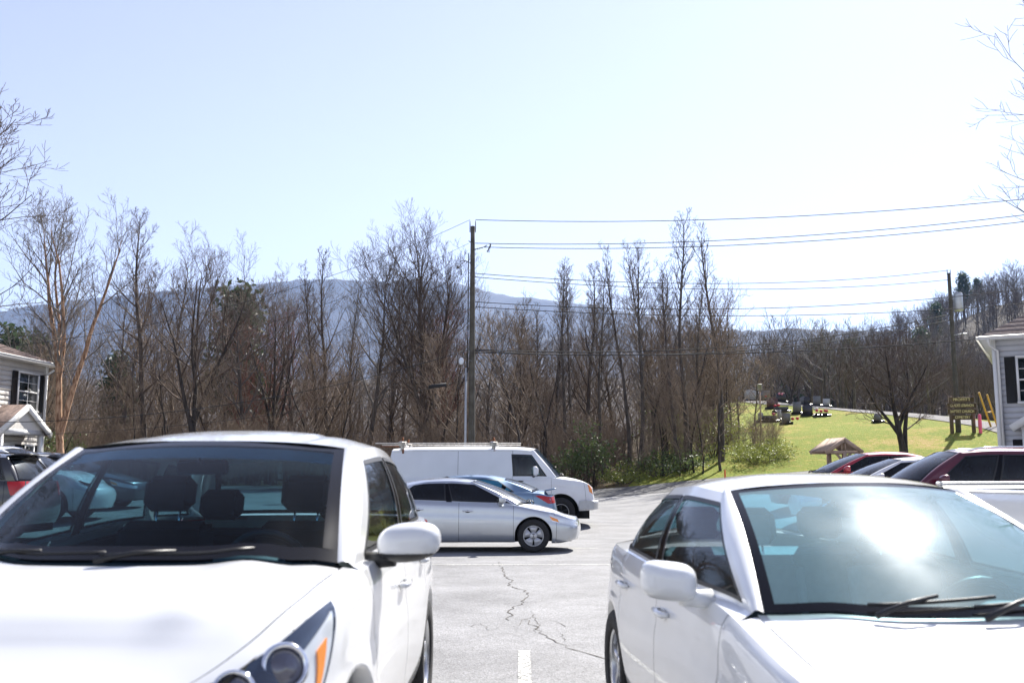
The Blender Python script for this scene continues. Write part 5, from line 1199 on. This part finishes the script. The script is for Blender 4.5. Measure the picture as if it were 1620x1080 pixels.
for i, (cx, d, w_, h_, mt, tp, fl, lb) in enumerate((
    (1222, 86, .85, .75, "granite_red", 'serp', None, "brownish red headstone on a wide plinth by the lane"),
    (1236, 82, 1.1, .28, "granite_dark", 'flat', (-.2, .5, "flower_red", 2), "low dark headstone with red flowers on top"),
    (1261, 79, .62, .80, "granite", 'flat', None, "tall square grey headstone beside the low dark one"),
    (1277.5, 78, .75, .75, "granite_dark", 'serp', (.7, .45, "flower_white", 2), "dark headstone with white flowers at its side"),
    (1300, 77, 1.0, .14, "granite_dark", 'flat', (.1, .38, "flower_red", 4), "flat dark marker topped by a row of red flowers"),
    (1203, 72, .38, .62, "granite_pale", 'round', None, "small pale headstone with rounded top beside a brown box"),
    (1217, 72, 1.1, .35, "granite_dark", 'flat', (.45, .55, "flower_red", 1), "low dark headstone with one red bloom"),
    (1232.5, 73, .30, .72, "granite_pale", 'flat', None, "narrow pale upright headstone between two dark ones"),
    (1243, 71, .66, .72, "granite", 'flat', (.6, .35, "flower_red", 2), "square grey headstone with red flowers at its foot"),
    (1188, 118, .9, .8, "granite_pale", 'round', (.0, .9, "flower_pink", 3), "pale headstone under pink flowers beyond the lane"),
    (1210, 116, .9, .7, "granite", 'flat', (.3, .4, "flower_red", 2), "grey headstone with red flowers beyond the lane"),
    (1237, 108, .8, .6, "granite_dark", 'flat', (.1, .8, "flower_pink", 3), "dark headstone with pink flowers next to the small tree"),
    (1272, 100, .55, .6, "granite", 'round', None, "rounded grey headstone beyond the lane, one of a close pair"),
    (1277, 99, .5, .6, "granite_dark", 'round', None, "rounded dark headstone beyond the lane, one of a close pair"),
    (1293, 96, .55, .7, "granite", 'flat', None, "grey upright headstone beyond the lane near the pines"),
    (1308, 93, .5, .55, "granite_pale", 'flat', None, "light headstone beyond the lane beside the low hedge"),
    (1388, 60, .55, .55, "granite", 'round', None, "lone grey headstone left of the forked tree"))):
    d = ground_d(cx, GY[i]); k = max(.75, d/78); x = (cx-810)/FOC*d; T = grave("headstone", cx, 650, d, w_*k, h_*k, .22, mt, lb, tp, True, fl); T.location = (x, d, Hs(x, d)+.03)
x, d = (1203-810)/FOC*58, 58
b = empty("bird_box", (x, d, Hs(x, d)), 0, "small pale nest box on a thin wooden post in the brush", "nest box")
MB().tube([(0, 0, -.1), (0, 0, 2.6)], .04, 6).build("post", M["wood_tan"], b); MB().box((0, 0, 2.75), (.24, .2, .34), bev=.01).build("box", M["granite_pale"], b)
# sign with four boards
x, d = (1522-810)/FOC*50.5, 50.5; zg = Hs(x, d)+.03
SG = empty("cemetery_sign", (x, d, zg), R_(-10), "brown four-board wooden sign with yellow lettering beside the pole", "sign")
for s_ in (-1, 1): MB().box((s_*.52, .06, .95), (.17, .10, 2.0)).build("post", M["wood_sign"], SG)
def text_mesh(txt, size, w_max):
    cu = bpy.data.curves.new("t", 'FONT'); cu.body = txt; cu.size = size; cu.align_x = 'CENTER'; cu.align_y = 'CENTER'; cu.extrude = .008; o = bpy.data.objects.new("t", cu); COL.objects.link(o)
    dg = bpy.context.evaluated_depsgraph_get(); dg.update(); me = bpy.data.meshes.new_from_object(o.evaluated_get(dg)); bpy.data.objects.remove(o); me.materials.clear(); me.materials.append(M["letter_yellow"])
    v = np.zeros(len(me.vertices)*3, np.float32); me.vertices.foreach_get("co", v); v = v.reshape(-1, 3); k = w_max/max(.01, np.ptp(v[:, 0])); v[:, 0] *= k; me.vertices.foreach_set("co", v.ravel()); return me
for i, (tx, wd, zz) in enumerate((("PROFFITT", .82, 1.72), ("GLADES LEBANON", 1.12, 1.42), ("BAPTIST CHURCH", 1.12, 1.12), ("CEMETERY", .72, .82))):
    bd = MB().box((0, 0, zz), (1.38 if 0 < i < 3 else 1.2-.1*i, .05, .25), bev=.008).build("board", M["wood_sign"], SG)
    tm = text_mesh(tx, .20, wd); o = obj("lettering", tm, None, None, bd); o.location = (0, -.034, zz); o.rotation_euler = (math.pi/2, 0, 0)
tag(MB().lathe([(.001, 1.0), (.07, .98), (.09, .5), (.08, .1), (.10, 0)], 12).build("marker_post", M["ribbon_pink"]), "pink ribbon-wrapped post at the foot of the wooden sign", "post").location = (x+.75, d-.25, Hs(x+.75, d-.25))
g0 = px(1560, 660, 52); GT = empty("yellow_gate", (g0.x, g0.y, Hs(g0.x, g0.y)), R_(15), "yellow metal swing gate standing open beside the lane", "gate")
MB().tube([(.3, 0, 0), (-.35, 0, 1.9)], .05, 8).build("gate_post", M["paint_yellow"], GT); MB().tube([(.7, 0, 0), (.15, 0, 1.8)], .045, 8).build("gate_arm", M["paint_yellow"], GT); MB().tube([(.0, 0, .85), (.42, 0, .9)], .035, 8).build("gate_brace", M["paint_yellow"], GT)
# gabled timber shelter
s0 = px(1324, 735, 41); zg = Hs(s0.x, s0.y)+.03; SH = empty("timber_shelter", (s0.x, s0.y, zg), R_(16), "small gabled timber shelter on a stone base behind the red sedan", "shelter")
zt = px(1324, 694, 41).z-zg
W2, rise, dp = .80, .50, 1.15
for s_ in (-1, 1):
    L_ = math.hypot(W2, rise); Mx = Matrix.Rotation(s_*math.atan2(rise, W2), 4, 'Y')
    MB().box((s_*W2/2, 0, zt-rise/2), (L_+.06, dp, .07), Mx).build("roof_slope", M["wood_tan"], SH)
    for q in (-dp/2-.03, dp/2+.03): MB().box((s_*W2/2, q, zt-rise/2-.04), (L_+.08, .06, .15), Mx).build("rake_board", M["wood_tan"], SH)
    MB().box((s_*.22, -dp/2+.1, zt-rise-.22), (.55, .08, .08), Matrix.Rotation(-s_*.8, 4, 'Y')).build("brace", M["wood_tan"], SH)
    MB().box((s_*.08, -dp/2+.08, zt-.3), (.05, .06, .42)).build("king_post", M["wood_tan"], SH)
for q in (-dp/2+.04, dp/2-.04): MB().box((0, q, zt-rise-.05), (W2*2+.1, .11, .12)).build("tie_beam", M["wood_tan"], SH); MB().box((0, q, (zt-rise)/2), (.15, .13, zt-rise)).build("post", M["wood_tan"], SH)
MB().box((-.12, 0, .28), (.62, 1.3, .58), bev=.03).build("stone_base", M["stone_grey"], SH)
p = px(1147, 749, 43.2); tag(MB().lathe([(.001, .42), (.03, .40), (.04, .1), (.05, -.1)], 8).build("marker_flag", M["cone_orange"]), "tiny orange marker stake in the leaf litter by the road", "marker").location = (p.x, p.y, Hs(p.x, p.y))

# ---------------------------------------------------------------- hazy air round the whole place
hm = bpy.data.materials.new("haze"); hm.use_nodes = True; ht = hm.node_tree; ht.nodes.remove(ht.nodes["Principled BSDF"])
pv = ht.nodes.new("ShaderNodeVolumePrincipled"); pv.inputs["Color"].default_value = (.36, .56, 1.0, 1); pv.inputs["Density"].default_value = 8.5e-5; pv.inputs["Anisotropy"].default_value = .25
ht.links.new(pv.outputs[0], ht.nodes["Material Output"].inputs["Volume"])
hb = MB().box((0, 4400, 560), (18600, 9600, 1180)).build("haze", hm); hb["kind"] = 'stuff'
